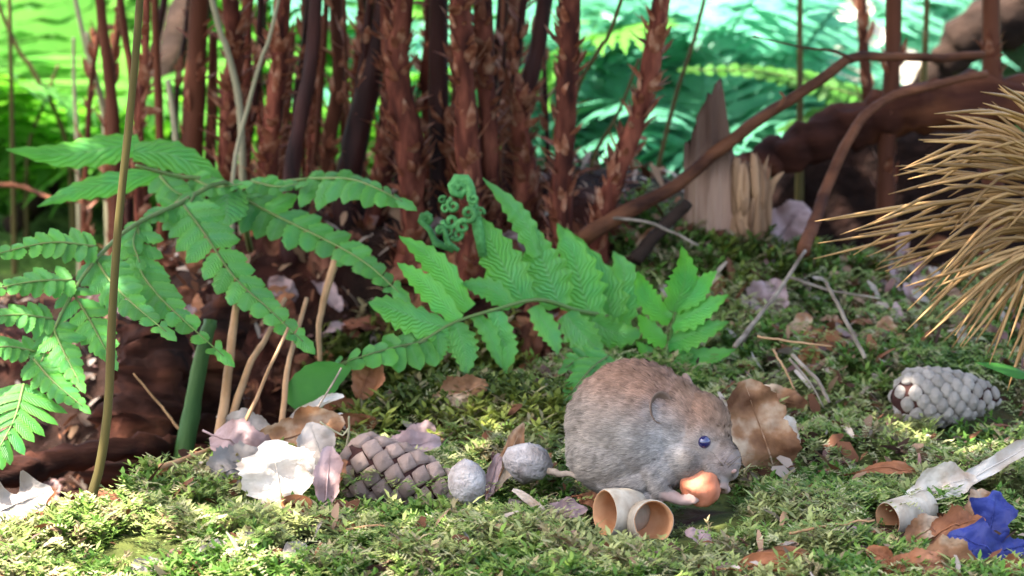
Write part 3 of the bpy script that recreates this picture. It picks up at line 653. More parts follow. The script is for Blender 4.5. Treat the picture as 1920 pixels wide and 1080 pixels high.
# hind foot with toes
cap(V(1170, 915, -70), V(1222, 936, -90), 17, 11)
for dx in range(4): cap(V(1220, 934 + dx * 2.5, -88 - dx * 4), V(1240, 939 + dx * 2.5, -92 - dx * 6), 4.5, 3, 5)
tmp = bpy.data.meshes.new('tmp'); bm.to_mesh(tmp); bm.free()
to = bpy.data.objects.new('tmp', tmp); COL.objects.link(to)
md = to.modifiers.new('r', 'REMESH'); md.mode = 'VOXEL'; md.voxel_size = .0006
md = to.modifiers.new('s', 'SMOOTH'); md.iterations = 7; md.factor = .5
dg = bpy.context.evaluated_depsgraph_get(); bme = bpy.data.meshes.new_from_object(to.evaluated_get(dg))
bpy.data.objects.remove(to); bpy.data.meshes.remove(tmp)
vt = thing('bank_vole', V(1210, 930, 0), 'small reddish grey vole hunched on the moss, nibbling a nut held in its paws', 'vole')
nv = len(bme.vertices); co = np.empty(nv * 3); bme.vertices.foreach_get('co', co); co = co.reshape(-1, 3)
nr = np.empty(nv * 3); bme.vertices.foreach_get('normal', nr); nr = nr.reshape(-1, 3)
cp = np.array(V(0, 0, 0))
def to_px(c):
    d = c - np.array(CAM); z = d @ np.array(FWD)
    return 960 + FPX * d[:, 0] / z, 540 - FPX * (d @ np.array(UPV)) / z
def gauss(x, y, cx, cy, r): return np.exp(-((x - cx) ** 2 + (y - cy) ** 2) / (r * r))
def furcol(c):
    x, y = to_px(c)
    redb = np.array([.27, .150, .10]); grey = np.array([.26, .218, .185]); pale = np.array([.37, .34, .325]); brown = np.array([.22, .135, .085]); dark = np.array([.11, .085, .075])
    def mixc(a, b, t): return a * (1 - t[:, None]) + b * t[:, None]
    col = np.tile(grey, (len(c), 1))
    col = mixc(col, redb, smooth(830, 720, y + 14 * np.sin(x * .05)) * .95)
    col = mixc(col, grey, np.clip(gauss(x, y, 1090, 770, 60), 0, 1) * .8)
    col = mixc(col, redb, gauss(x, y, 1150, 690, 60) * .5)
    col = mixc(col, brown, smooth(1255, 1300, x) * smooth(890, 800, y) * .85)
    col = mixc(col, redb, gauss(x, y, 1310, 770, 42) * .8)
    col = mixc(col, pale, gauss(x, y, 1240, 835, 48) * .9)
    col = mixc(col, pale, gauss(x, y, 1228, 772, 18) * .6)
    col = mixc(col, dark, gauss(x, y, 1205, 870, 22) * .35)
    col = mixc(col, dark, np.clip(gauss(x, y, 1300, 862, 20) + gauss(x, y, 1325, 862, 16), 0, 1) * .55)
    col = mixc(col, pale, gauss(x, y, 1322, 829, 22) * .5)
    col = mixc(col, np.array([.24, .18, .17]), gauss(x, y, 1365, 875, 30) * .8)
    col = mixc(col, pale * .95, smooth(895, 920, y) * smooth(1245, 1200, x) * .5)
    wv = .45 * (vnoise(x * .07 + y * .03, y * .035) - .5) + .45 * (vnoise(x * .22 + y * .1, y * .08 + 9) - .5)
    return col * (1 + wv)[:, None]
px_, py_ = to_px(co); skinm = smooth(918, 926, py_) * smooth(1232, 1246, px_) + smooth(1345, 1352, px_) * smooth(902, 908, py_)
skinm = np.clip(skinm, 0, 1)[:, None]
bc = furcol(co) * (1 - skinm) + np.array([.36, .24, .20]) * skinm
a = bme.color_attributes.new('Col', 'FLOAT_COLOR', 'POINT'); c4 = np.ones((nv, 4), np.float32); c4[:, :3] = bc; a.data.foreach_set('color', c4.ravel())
bme.polygons.foreach_set('use_smooth', [True] * len(bme.polygons))
bme.vertices.foreach_set('co', (co - np.array(ORG[vt.name])).ravel())
body = place('body', bme, M['fur'], ORG[vt.name], vt); bme.materials.clear(); bme.materials.append(M['fur']); bme.update()
# fur strands
NF = 110000
bme.calc_loop_triangles(); nt_ = len(bme.loop_triangles); tri = np.empty(nt_ * 3, int); bme.loop_triangles.foreach_get('vertices', tri); tri = tri.reshape(-1, 3)
ar = np.linalg.norm(np.cross(co[tri[:, 1]] - co[tri[:, 0]], co[tri[:, 2]] - co[tri[:, 0]]), axis=1)
ti = rng.choice(nt_, NF, p=ar / ar.sum()); uu = rng.random((NF, 2)); fl = uu.sum(1) > 1; uu[fl] = 1 - uu[fl]
W3 = np.stack([1 - uu.sum(1), uu[:, 0], uu[:, 1]], 1)
fp = (co[tri[ti]] * W3[..., None]).sum(1); fn = (nr[tri[ti]] * W3[..., None]).sum(1); fn /= np.linalg.norm(fn, axis=1)[:, None] + 1e-9
fx, fy = to_px(fp)
nose = np.array(V(1375, 885, -60)); flow = fp - nose; flow /= np.linalg.norm(flow, axis=1)[:, None]
flow = flow + np.array([-.1, 0, -.35]); flow -= fn * (flow * fn).sum(1)[:, None]; flow /= np.linalg.norm(flow, axis=1)[:, None] + 1e-9
ln = np.interp(np.linalg.norm(fp - nose, axis=1) / U, [0, 60, 130, 220], [3, 6, 11, 16]) * U * rng.uniform(.6, 1.25, NF)
sk = np.clip(smooth(915, 924, fy) * smooth(1230, 1242, fx) + smooth(1343, 1350, fx) * smooth(900, 906, fy), 0, 1)
ed = np.hypot(fx - 1321, fy - 829)
keep = (sk < .5) & (ed > 12); fp, fn, flow, ln, fx, fy = fp[keep], fn[keep], flow[keep], ln[keep], fx[keep], fy[keep]; k = len(fp)
clump = np.stack([vnoise(fx * .12, fy * .12), vnoise(fx * .12 + 50, fy * .12), vnoise(fx * .12, fy * .12 + 70)], 1) - .5
d0 = flow * .9 + fn * .30 + rng.normal(0, .10, (k, 3)) + clump * .6; d0 /= np.linalg.norm(d0, axis=1)[:, None]
d1 = d0 + flow * .45 - fn * .1; d1 /= np.linalg.norm(d1, axis=1)[:, None]
sd = np.cross(d0, fn + rng.normal(0, .35, (k, 3))); sd /= np.linalg.norm(sd, axis=1)[:, None]; wd = .00012 * rng.uniform(.7, 1.4, k)[:, None]
fp = fp - fn * .0002; p1 = fp + d0 * ln[:, None] * .5; p2 = p1 + d1 * ln[:, None] * .5
VV = np.stack([fp - sd * wd, fp + sd * wd, p1 + sd * wd * .8, p1 - sd * wd * .8, p2 + sd * wd * .12, p2 - sd * wd * .12], 1).reshape(-1, 3)
base = np.arange(k)[:, None] * 6; FF = np.concatenate([base + np.array([0, 1, 2, 3]), base + np.array([3, 2, 4, 5])], 0)
fc = furcol(fp) * rng.uniform(.68, 1.32, (k, 1)); tipb = np.array([.75, .75, 1, 1, 1.25, 1.25])
fm = fast_mesh('fur', VV - np.array(ORG[vt.name]), FF, (fc[:, None, :] * tipb[None, :, None]).reshape(-1, 3))
fm.normals_split_custom_set_from_vertices(np.repeat(fn * .85 + d0 * .15, 6, 0).tolist())
tagit(place('fur', fm, M['fur'], ORG[vt.name], body), kind='stuff')
# eye, ears, nose, whiskers
def ball(name, c, r, m, parent, sub=3, scl=(1, 1, 1)):
    b_ = bmesh.new(); bmesh.ops.create_icosphere(b_, subdivisions=sub, radius=1, matrix=Matrix.Diagonal((*[r * s_ for s_ in scl], 1)))
    me = bpy.data.meshes.new(name); b_.to_mesh(me); b_.free(); me.polygons.foreach_set('use_smooth', [True] * len(me.polygons)); return place(name, me, m, c, parent)
def surf(px, py):
    """point of the vole's skin under a photo pixel"""
    from mathutils.bvhtree import BVHTree
    global BV
    if 'BV' not in globals(): BV = BVHTree.FromPolygons([tuple(c) for c in co], [tuple(x) for x in tri])
    d = ray(px, py).normalized(); h = BV.ray_cast(CAM, d); return h[0], h[1]
hp, hn = surf(1321, 829); ball('eye', hp - hn * 4 * U, 12.5 * U, M['eye'], vt, 4)
def ear(px, py, dy, w_, h_, nrm, lean, col):
    """rounded open cup with real thickness"""
    c, _ = (surf(px, py + h_ * .75) if dy is None else (V(px, py + h_ * .75, dy), None)); n = Vector(nrm).normalized(); upv = (Vector(lean) - n * Vector(lean).dot(n)).normalized(); s = n.cross(upv)
    v = []; f = []; NA = 22; NR = 6; cols = []
    for sh in (0, 1):
        for i in range(NR + 1):
            for k_ in range(NA):
                th = 2 * math.pi * k_ / NA; r = i / NR
                x = math.cos(th) * r * w_; z = (math.sin(th) * r) * h_ + h_ * .72; dep = (r * r - 1) * w_ * .60 - sh * 4.0 * (1 - .3 * r)
                v.append(c + (s * x + upv * z + n * dep) * U); cols.append(col if sh else tuple(np.array(col) * (.6 + .4 * r ** 3)))
        o = sh * (NR + 1) * NA
        for i in range(NR):
            for k_ in range(NA):
                a_, b_ = o + i * NA + k_, o + i * NA + (k_ + 1) % NA; f.append((a_, b_, b_ + NA, a_ + NA) if not sh else (b_, a_, a_ + NA, b_ + NA))
    for k_ in range(NA): f.append((NR * NA + k_, NR * NA + (k_ + 1) % NA, (2 * NR + 1) * NA + (k_ + 1) % NA, (2 * NR + 1) * NA + k_))
    return mk('ear', v, f, M['fur'], vt, org=c, cols=np.array(cols))
ear(1246, 763, None, 27, 32, (.5, -.82, .15), (-.15, 0, 1), (.20, .13, .095))
ear(1296, 720, 22, 22, 25, (.75, .35, .2), (.05, .1, 1), (.23, .15, .12))
hp, hn = surf(1376, 884); ball('nose', hp - hn * 3 * U, 7 * U, M['skin'], vt, 3, (1, .9, .8))
for i in range(10):
    b_, hn = surf(1360 + random.uniform(-14, 8), 868 + random.uniform(-10, 12))
    if b_ is None: continue
    sgn = 1 if i % 2 else -1
    e_ = b_ + Vector((random.uniform(20, 60) * (1 if i % 3 else -1), -random.uniform(20, 70), random.uniform(-20, 45))) * U
    q = crv([b_, b_.lerp(e_, .5) + Vector((0, 0, .002)), e_], 6); vv, fv = tube(q, [.00013 * (1 - .8 * j / 5) for j in range(6)], 3); mk('whisker', vv, fv, M['greyt'], vt)

# the nut in its paws: hazelnut with a gnawed face
nc = V(1316, 912, -92)
b_ = bmesh.new(); bmesh.ops.create_icosphere(b_, subdivisions=4, radius=1)
for q in b_.verts:
    p = q.co.copy(); p.z *= 1.0; k_ = 1 + .16 * noise.noise(p * 1.6) + .05 * noise.noise(p * 5); p *= k_
    if p.dot(Vector((-.35, -.5, .75)).normalized()) > .72:
        dn = Vector((-.35, -.5, .75)).normalized(); p -= dn * (p.dot(dn) - .72) * .8
    q.co = Vector((p.x * 40, p.y * 34, p.z * 37)) * U
me = bpy.data.meshes.new('nut'); b_.to_mesh(me); b_.free(); me.polygons.foreach_set('use_smooth', [True] * len(me.polygons))
tagit(place('nut', me, M['nut'], nc), 'orange-brown gnawed nut held in the vole\'s front paws', 'nut')

# ------------------------------------------------------------------ pine cones
def pine_cone(label, ctr, ax, L, Rm, m, n, dome, openness, shape, taper=0.0):
    ax = Vector(ax).normalized(); t = thing('pine_cone', ctr, label, 'pine cone')
    rot = ax.to_track_quat('Z', 'Y'); A = rot @ Vector((1, 0, 0)); B = rot @ Vector((0, 1, 0))
    def rad(u): return Rm * (1 + taper * (.35 - u)) * max(.12, min(1, u / .14)) ** .5 * (math.sin(math.pi * min(1, (.12 + u * .88)) ** .78) ** .62 if u < .99 else .05)
    v = []; f = []; NA = 18; NU = 14
    for i in range(NU + 1):
        for k_ in range(NA):
            th = 2 * math.pi * k_ / NA; r = rad(i / NU) * .86
            v.append(Vector(ctr) + ax * (i / NU - .5) * L + (A * math.cos(th) + B * math.sin(th)) * r)
        if i: f += [((i - 1) * NA + k_, (i - 1) * NA + (k_ + 1) % NA, i * NA + (k_ + 1) % NA, i * NA + k_) for k_ in range(NA)]
    f += [tuple(range(NA - 1, -1, -1)), tuple(range(NU * NA, NU * NA + NA))]
    mk('core', v, f, M['core'], t)
    # scale: domed pad with umbo, outline pts in (across, along)
    pts = shape; k_ = len(pts); sv = [Vector((0, -.05, dome * 1.35))]
    for (lv, s_, h_) in ((0, .22, dome * 1.25), (1, .32, dome * .92), (2, .72, dome * .7), (3, .97, dome * .18), (4, .9, -.35)):
        sv += [Vector((p[0] * s_, p[1] * s_, h_)) for p in pts]
    sf = [(0, 1 + i, 1 + (i + 1) % k_) for i in range(k_)]
    for lv in range(4):
        o = 1 + lv * k_; sf += [(o + i, o + k_ + i, o + k_ + (i + 1) % k_, o + (i + 1) % k_) for i in range(k_)]
    sme = mesh_of('scale', sv, sf); sme.materials.append(m)
    G_ = math.pi * (3 - math.sqrt(5))
    # equal-area spacing along the ovoid
    us = np.linspace(0, 1, 400); rr = np.array([rad(u) for u in us]); cum = np.cumsum(rr); cum /= cum[-1]
    area = 2 * math.pi * rr.mean() * L; s0 = math.sqrt(area / n)
    for i in range(n):
        u = float(np.interp((i + .5) / n, cum, us)); th = i * G_; r = rad(u)
        o_ = A * math.cos(th) + B * math.sin(th); c = Vector(ctr) + ax * (u - .5) * L + o_ * r * .9
        du = .03; slope = (rad(min(.98, u + du)) - rad(max(0, u - du))) / (2 * du * L)
        nrm = (o_ - ax * slope * .9 + ax * openness).normalized(); al = (ax - nrm * ax.dot(nrm)).normalized(); ac = al.cross(nrm)
        s_ = s0 * .585 * random.uniform(.92, 1.06) * (.75 + .25 * min(1, r / Rm * 1.3))
        ob = place('scale', sme, None, c, t)
        Mr = Matrix((ac, al, nrm)).transposed().to_4x4(); ob.matrix_local = Matrix.Translation(c - ORG[t.name]) @ Mr @ Matrix.Diagonal((s_ * 1.08, s_ * .98, s_, 1))
    return t
rh = [(0, 1.05), (.5, .6), (1.05, .05), (.6, -.5), (0, -.95), (-.6, -.5), (-1.05, .05), (-.5, .6)]
rd = [(math.copysign(abs(math.cos(a_)) ** 1.25, math.cos(a_)) * 1.08, math.copysign(abs(math.sin(a_)) ** 1.25, math.sin(a_)) * 1.02) for a_ in np.linspace(0, 2 * math.pi, 12, endpoint=False)]
c1 = G(745, 945); c1 = Vector((c1.x, c1.y + .006, H(c1.x, c1.y) + .0095)); c1 = P(762, 896, c1.y)
pine_cone('closed brown pine cone with diamond scales lying on the moss beside the grey acorn', c1, (1, -.08, -.22), .055, .0136, M['cone_b'], 58, .36, -.02, rh, .45)
gp = G(1775, 800); c2 = P(1775, 745, gp.y)
pine_cone('pale grey weathered pine cone with rounded scales under the dry needles', c2, (1, .25, -.05), .047, .0128, M['cone_g'], 92, .42, .12, rd)

# ------------------------------------------------------------------ shells, acorns
def lathe(prof, c, ax, seg=28, rough=0):
    ax = Vector(ax).normalized(); rot = ax.to_track_quat('Z', 'Y'); v = []; f = []
    for i, (r, z) in enumerate(prof):
        for k_ in range(seg):
            th = 2 * math.pi * k_ / seg; q = 1 + rough * noise.noise(Vector((math.cos(th) * 2, math.sin(th) * 2, z * 400)))
            v.append(Vector(c) + rot @ Vector((math.cos(th) * r * q, math.sin(th) * r * q, z)))
        if i: f += [((i - 1) * seg + k_, (i - 1) * seg + (k_ + 1) % seg, i * seg + (k_ + 1) % seg, i * seg + k_) for k_ in range(seg)]
    return v, f
def shell(label, px, py, y, rpx, lpx, ax, close=.25, name='nut_shell'):
    """hollow shell: ax points out of the mouth; mouth centre at the photo point"""
    c = P(px, py, y); u = mpp(y); r = rpx * u; L = lpx * u; t = thing(name, c, label, 'nut shell', None)
    out = [(r * .96, 0), (r * 1.0, -L * .02), (r * 1.03, -L * .25), (r * 1.0, -L * .55), (r * .85, -L * .8), (r * close * 2, -L * .95), (r * close, -L), (.0001, -L * 1.02)]
    inn = [(r * .96, 0), (r * .90, -L * .01), (r * .90, -L * .3), (r * .86, -L * .6), (r * .6, -L * .85), (.0001, -L * .9)]
    v, f = lathe(out, c, ax, rough=.05); mk('outer_wall', v, f, M['shell'], t); v, f = lathe(inn, c, ax, rough=.05); mk('lining', v, f, M['shell_in'], t); return t
shell('hollow pale nut shell on its side below the vole, mouth turned from the round-mouthed shell', 1134, 962, -.012, 46, 95, (-.86, -.50, .08))
shell('hollow nut shell with a round mouth showing its orange-brown lining below the vole', 1226, 978, -.022, 42, 80, (.30, -.92, .22))
shell('open empty nut shell lying by the broken pale bark near the blue leaf', 1664, 974, -.022, 34, 110, (-.75, -.62, -.08), .5)
for lab, px, py, y, w_, h_, ax in [('smooth grey acorn standing at the tip of the brown pine cone', 876, 905, -.005, 38, 46, (-.1, -.1, 1)),
                                   ('knobbly grey oak gall lying against a standing dry leaf', 988, 866, .03, 48, 38, (1, 0, -.15))]:
    c = P(px, py, y); u = mpp(y); r = w_ * u; hh = h_ * u
    pr = [(.0001, -hh), (r * .5, -hh * .85), (r * .85, -hh * .45), (r, -hh * .02), (r * .93, hh * .35), (r * .7, hh * .7), (r * .35, hh * .92), (r * .08, hh * 1.04), (.0001, hh * 1.08)]
    if 'gall' in lab: pr = [(a_ * h_ / w_ * 1.0, b__ * w_ / h_) for a_, b__ in pr]
    v, f = lathe(pr, c, ax, rough=.07 if 'acorn' in lab else .28); tagit(mk('acorn' if 'acorn' in lab else 'oak_gall', v, f, M['acorn'], org=c), lab, 'acorn' if 'acorn' in lab else 'gall')

random.seed(8)
# ------------------------------------------------------------------ dry leaves
def dry_leaf(px, py, y, lpx, wpx, ang, tilt, m, label, group=None, curl=.6, bend=.5, lobes=0, seed=0, roll=0., name='dry_leaf', stalk=True):
    """curled leaf blade centred at the photo point; ang: image angle of its axis, tilt: lean of its face from up to the viewer"""
    rnd = random.Random(seed * 13 + int(px)); c = P(px, py, y); u = mpp(y); L = lpx * u; W = wpx * u; NU, NV = 27, 13; v = []; f = []
    for i in range(NU):
        t_ = i / (NU - 1); pw = math.sin(math.pi * (.04 + .93 * t_)) ** .75
        if lobes: pw *= 1 + .28 * math.sin(t_ * math.pi * lobes * 2)
        else: pw *= 1 + .04 * (-1) ** i
        pws = [pw * (1 + .55 * noise.noise(Vector((t_ * 3.5, sg * 7.3, seed * 1.7))) + .2 * noise.noise(Vector((t_ * 11, sg * 5.1, seed)))) for sg in (-1, 1)]
        for j in range(NV):
            s_ = j / (NV - 1) * 2 - 1; x = (t_ - .5) * L; pw = pws[0] if s_ < 0 else pws[1]; yy = s_ * pw * W * .5
            k_ = curl * 1.6
            if abs(k_) > .01: th = s_ * pw * k_; yy2 = math.sin(th) / k_ * W * .5; z = (1 - math.cos(th)) / k_ * W * .5
            else: yy2, z = yy, 0
            z += -bend * L * .5 * ((t_ - .5) * 2) ** 2 * .5 + noise.noise(Vector((x / L * 3, yy / max(W, 1e-6) * 2, seed))) * W * .26 + noise.noise(Vector((x / L * 8, yy / max(W, 1e-6) * 5, seed + 9))) * W * .09
            v.append(Vector((x, yy2, z)))
        if i: f += [((i - 1) * NV + j, (i - 1) * NV + j + 1, i * NV + j + 1, i * NV + j) for j in range(NV - 1)]
    # frame: face normal between up and the viewer
    n = Vector((math.sin(roll), -math.sin(tilt), math.cos(tilt))).normalized()
    ax = Vector((math.cos(ang), 0, math.sin(ang))); ax = Vector((math.cos(ang), math.sin(ang) * math.cos(tilt) , math.sin(ang) * math.sin(tilt))); ax = (ax - n * ax.dot(n)).normalized(); sd_ = n.cross(ax)
    R3 = Matrix((ax, sd_, n)).transposed(); rel = np.array([tuple(R3 @ p) for p in v])
    if y < .6:
        best = None
        for dy_ in sorted(np.arange(-.10, .14, .005), key=abs):
            cc_ = np.array(P(px, py, y + dy_)); ww = cc_ + rel[::5]; gap_ = (ww[:, 2] - height(ww[:, 0], ww[:, 1])).min()
            e_ = abs(gap_ - .002) + abs(dy_) * .05
            if best is None or e_ < best[0]: best = (e_, dy_)
            if abs(gap_ - .002) < .004: break
        c = P(px, py, y + best[1])
    w3 = [c + R3 @ p for p in v]
    if not stalk:
        return tagit(mk(name, w3, f, m, org=c), label, 'leaf', group)
    t = thing(name, c, label, 'leaf', group); mk('leaf_blade', w3, f, m, t)
    mid = [w3[i * NV + NV // 2] + n * .0003 for i in range(NU)]; vv, fv = tube([mid[0] - ax * L * .16 + n * -.002] + mid[::2], [u * 2.6 * (1 - .07 * i) for i in range(1 + len(mid[::2]))], 5); mk('midrib', vv, fv, m, t)
    return t
def gy_(px, py): return G(px, py).y
D = dry_leaf
D(1425, 800, .045, 190, 150, 1.9, 1.3, M['leaf_tan'], 'large curled tan leaf standing right behind the vole\'s head', curl=.55, bend=.2, seed=47)
D(1455, 750, .040, 130, 70, -.2, 1.25, M['leaf_tan'], 'folded pinkish leaf lobe on top of the large curled tan leaf', curl=-.6, bend=-.3, seed=2)
D(520, 888, -.004, 150, 140, 1.75, 1.0, M['leaf_pale'], 'pale leaf glaring white in a patch of sunlight', curl=.25, bend=.2, seed=3)
D(1470, 830, .035, 110, 70, 1.3, 1.2, M['leaf_pale'], 'cream torn leaf edge leaning on the large curled tan leaf', curl=.7, bend=.2, seed=42, stalk=False)
D(575, 800, .05, 170, 70, .25, 1.0, M['leaf_pale'], 'crumpled pale leaf behind the sunlit white leaf', curl=1.0, bend=.5, seed=4)
D(590, 765, .075, 130, 45, .55, .8, M['leaf_pale'], 'narrow rolled whitish leaf under the hanging fern', curl=1.4, bend=.3, seed=5)
D(640, 765, .08, 80, 60, .1, .7, M['leaf_red'], 'dark red curled leaf beside the narrow rolled whitish leaf', curl=1.2, bend=.6, seed=6)
D(560, 815, .03, 190, 110, .35, 1.1, M['leaf_tan'], 'broad crumpled tan leaf heaped behind the sunlit white leaf', curl=.8, bend=.3, seed=61)
D(455, 845, .02, 150, 110, -.6, 1.0, M['leaf_mauve'], 'crumpled mauve-grey leaf at the crest of the moss bank', curl=.6, bend=.3, seed=62)
D(600, 850, .012, 130, 90, 1.9, 1.2, M['leaf_grey'], 'torn grey leaf upright between the sunlit leaf and the mauve leaf', curl=.7, bend=.3, seed=63)
D(650, 800, .05, 120, 70, .2, 1.1, M['leaf_red'], 'dark curled leaf in the pile left of the moss clump', curl=1.0, bend=.4, seed=64)
D(1450, 1052, -.088, 150, 60, .25, .9, M['leaf_red'], 'red-brown leaf half under the pale-rimmed curled leaf', curl=.9, bend=.5, seed=65)
D(1780, 1050, -.095, 130, 80, -.3, .8, M['leaf_tan'], 'mottled orange-tan leaf below the rusty leaf at the blue leaves', curl=.5, seed=66)
D(1730, 1000, -.06, 110, 60, .7, .8, M['leaf_tan'], 'orange-tan leaf in front of the open empty nut shell', curl=.5, seed=67)
D(1890, 1075, -.105, 120, 60, .1, .7, M['leaf_red'], 'dark rusty leaf under the small blue leaf tip', curl=.5, seed=68)
D(1835, 950, -.05, 90, 60, 1.0, .9, M['leaf_tan'], 'pinkish leaf behind the upright deep blue leaf', curl=.5, seed=69)
D(1660, 1050, -.09, 90, 50, 2.4, .9, M['leaf_red'], 'dark brown leaf between the rusty leaf and the curled red leaf', curl=.6, seed=70)
D(1120, 940, -.015, 80, 50, -.3, .8, M['leaf_red'], 'dark leaf scrap tucked behind the hollow pale shell', curl=.5, seed=71)
D(615, 890, .0, 120, 60, 1.5, 1.1, M['leaf_mauve'], 'mauve-grey leaf standing between the sunlit leaf and the brown cone', curl=.6, seed=7)
D(632, 890, -.003, 70, 34, 1.1, 1.2, M['leaf_red'], 'small orange-red leaf scrap leaning on the brown cone', curl=.5, seed=8, stalk=False)
D(440, 880, .03, 130, 95, .7, .8, M['leaf_grey'], 'grey-brown decayed leaf lying left of the sunlit leaf', curl=.4, seed=9)
D(470, 800, .06, 120, 60, -.5, .8, M['leaf_grey'], 'grey crumpled leaf at the feet of the tan dry stalks', curl=.9, seed=10)
D(765, 835, .035, 130, 60, .25, .9, M['leaf_mauve'], 'mauve-brown leaf propped above the brown pine cone', curl=.5, seed=11)
D(800, 815, .05, 90, 50, -.3, .9, M['leaf_mauve'], 'brown leaf in the shade behind the mauve leaf over the cone', curl=.6, seed=12)
D(952, 860, .035, 150, 40, 1.15, 1.3, M['leaf_tan'], 'narrow tan leaf standing upright left of the grey gall', curl=.5, bend=.1, seed=13)
D(925, 890, .01, 90, 34, 1.3, 1.2, M['leaf_mauve'], 'dull folded leaf between the grey acorn and the upright tan leaf', curl=.7, seed=14)
D(30, 945, .0, 150, 95, .5, .9, M['leaf_grey'], 'ragged grey leaf with lobed edges in the dark hollow', curl=.5, lobes=3, seed=15)
D(1480, 1062, -.10, 210, 70, -.12, .75, M['leaf_red'], 'curled red-brown leaf with a pale rim lying on the foreground moss', curl=1.1, bend=.6, seed=16)
D(1765, 915, -.012, 150, 90, .35, .9, M['leaf_pale'], 'broken pale bark-like leaf rolled behind the open empty nut shell', curl=.8, bend=.1, seed=17)
D(1870, 870, .0, 210, 52, .55, 1.0, M['leaf_pale'], 'long pale curled strip of bark pointing to the grey cone', curl=.9, bend=.2, seed=18)
D(1862, 965, -.075, 110, 80, 1.35, 1.0, M['leaf_blue'], 'deep blue lobed leaf lying on red-brown litter', curl=.3, lobes=2, seed=19)
D(1830, 1020, -.085, 120, 80, 2.6, .9, M['leaf_blue'], 'deep blue leaf lobe below the upright deep blue leaf', curl=.4, lobes=2, seed=20)
D(1890, 1030, -.09, 100, 60, .3, .9, M['leaf_blue'], 'small deep blue leaf tip beside the other blue leaves', curl=.4, seed=21)
D(1795, 985, -.06, 120, 70, .4, .7, M['leaf_red'], 'rusty brown leaf lying against the deep blue leaf', curl=.5, seed=22)
D(1720, 1060, -.10, 140, 80, .2, .7, M['leaf_red'], 'rusty leaf lying on the moss below the deep blue leaves', curl=.5, seed=23)
D(1600, 1000, -.05, 90, 36, -.3, .7, M['leaf_mauve'], 'thin mauve leaf scrap on the moss before the open shell', curl=.4, seed=24, stalk=False)
D(1440, 560, gy_(1440, 600), 90, 80, 1.1, 1.0, M['leaf_mauve'], 'purple-grey leaf standing in the moss beneath the pale leaning twig', curl=.5, seed=25)
D(1640, 645, gy_(1640, 665), 130, 44, -.1, .9, M['leaf_tan'], 'pinkish tan leaf lying flat in the litter under the needles', curl=.5, seed=26)
D(1550, 640, gy_(1550, 655), 120, 40, -.35, .9, M['leaf_red'], 'dark red leaf in the litter beside the pinkish tan leaf', curl=.5, seed=27)
D(1480, 420, .37, 110, 90, .9, 1.1, M['leaf_mauve'], 'dusky pink leaf lying inside the black hollow', curl=.5, seed=28)
D(1060, 960, -.02, 90, 50, .3, .8, M['leaf_mauve'], 'purplish leaf scrap on the moss left of the hollow shells', curl=.5, seed=29)
D(1000, 945, -.012, 110, 22, -.75, .9, M['leaf_pale'], 'narrow cream leaf strip slanting over the purplish scrap', curl=.6, seed=30, stalk=False)
D(1680, 880, .015, 150, 40, -.1, .7, M['leaf_red'], 'dark red-brown leaf buried in moss below the grey cone', curl=.5, seed=31)
D(1705, 885, .01, 60, 22, -.6, .8, M['leaf_pale'], 'small whitish leaf flake on the dark red-brown leaf', curl=.5, seed=32, stalk=False)
D(400, 1030, -.075, 70, 40, .3, .8, M['leaf_grey'], 'pale grey leaf fragment sunk in the foreground moss', 'leaf fragments in the foreground moss', curl=.5, seed=33, stalk=False)
D(470, 1015, -.07, 70, 36, 1.2, .8, M['leaf_grey'], 'pale grey leaf fragment sunk in the foreground moss', 'leaf fragments in the foreground moss', curl=.4, seed=34, stalk=False)
D(270, 1062, -.10, 80, 40, .2, .8, M['leaf_grey'], 'pale grey leaf fragment sunk in the foreground moss', 'leaf fragments in the foreground moss', curl=.4, seed=35, stalk=False)
D(550, 1030, -.085, 60, 34, .6, .8, M['leaf_grey'], 'pale grey leaf fragment sunk in the foreground moss', 'leaf fragments in the foreground moss', curl=.4, seed=36, stalk=False)
D(640, 985, -.045, 100, 26, -.25, .8, M['leaf_red'], 'orange-brown leaf sliver on the moss below the sunlit leaf', curl=.4, seed=37, stalk=False)
D(1310, 1005, -.04, 60, 34, -.6, .8, M['leaf_mauve'], 'small dull pink leaf scrap below the nut', curl=.4, seed=38, stalk=False)
D(860, 740, .13, 120, 80, .5, 1.0, M['leaf_tan'], 'brown leaf hanging in the shade under the serrated fern', curl=.5, seed=39)
D(690, 705, .14, 90, 70, 1.2, 1.0, M['leaf_red'], 'reddish pink leaf in the hollow behind the broad green blade', curl=.5, seed=40)
# shaded litter leaves on the root mound
k_ = 0
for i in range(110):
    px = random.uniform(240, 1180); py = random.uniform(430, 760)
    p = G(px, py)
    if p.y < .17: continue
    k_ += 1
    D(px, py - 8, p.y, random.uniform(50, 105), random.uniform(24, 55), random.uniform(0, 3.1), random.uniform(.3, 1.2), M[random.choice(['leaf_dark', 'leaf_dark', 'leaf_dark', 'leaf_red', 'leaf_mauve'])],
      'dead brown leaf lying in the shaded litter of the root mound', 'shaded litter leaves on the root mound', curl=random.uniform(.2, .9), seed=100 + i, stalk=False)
for i in range(62):
    px = random.uniform(1080, 1760); py = random.uniform(440, 720); p = G(px, py)
    D(px, py - 6, p.y, random.uniform(45, 95), random.uniform(20, 48), random.uniform(0, 3.1), random.uniform(.3, 1.2), M[random.choice(['leaf_red', 'leaf_mauve', 'leaf_tan'])],
      'dead brown leaf lying in the moss between the vole and the stump', 'litter leaves around the stump', curl=random.uniform(.2, .9), seed=200 + i, stalk=False)
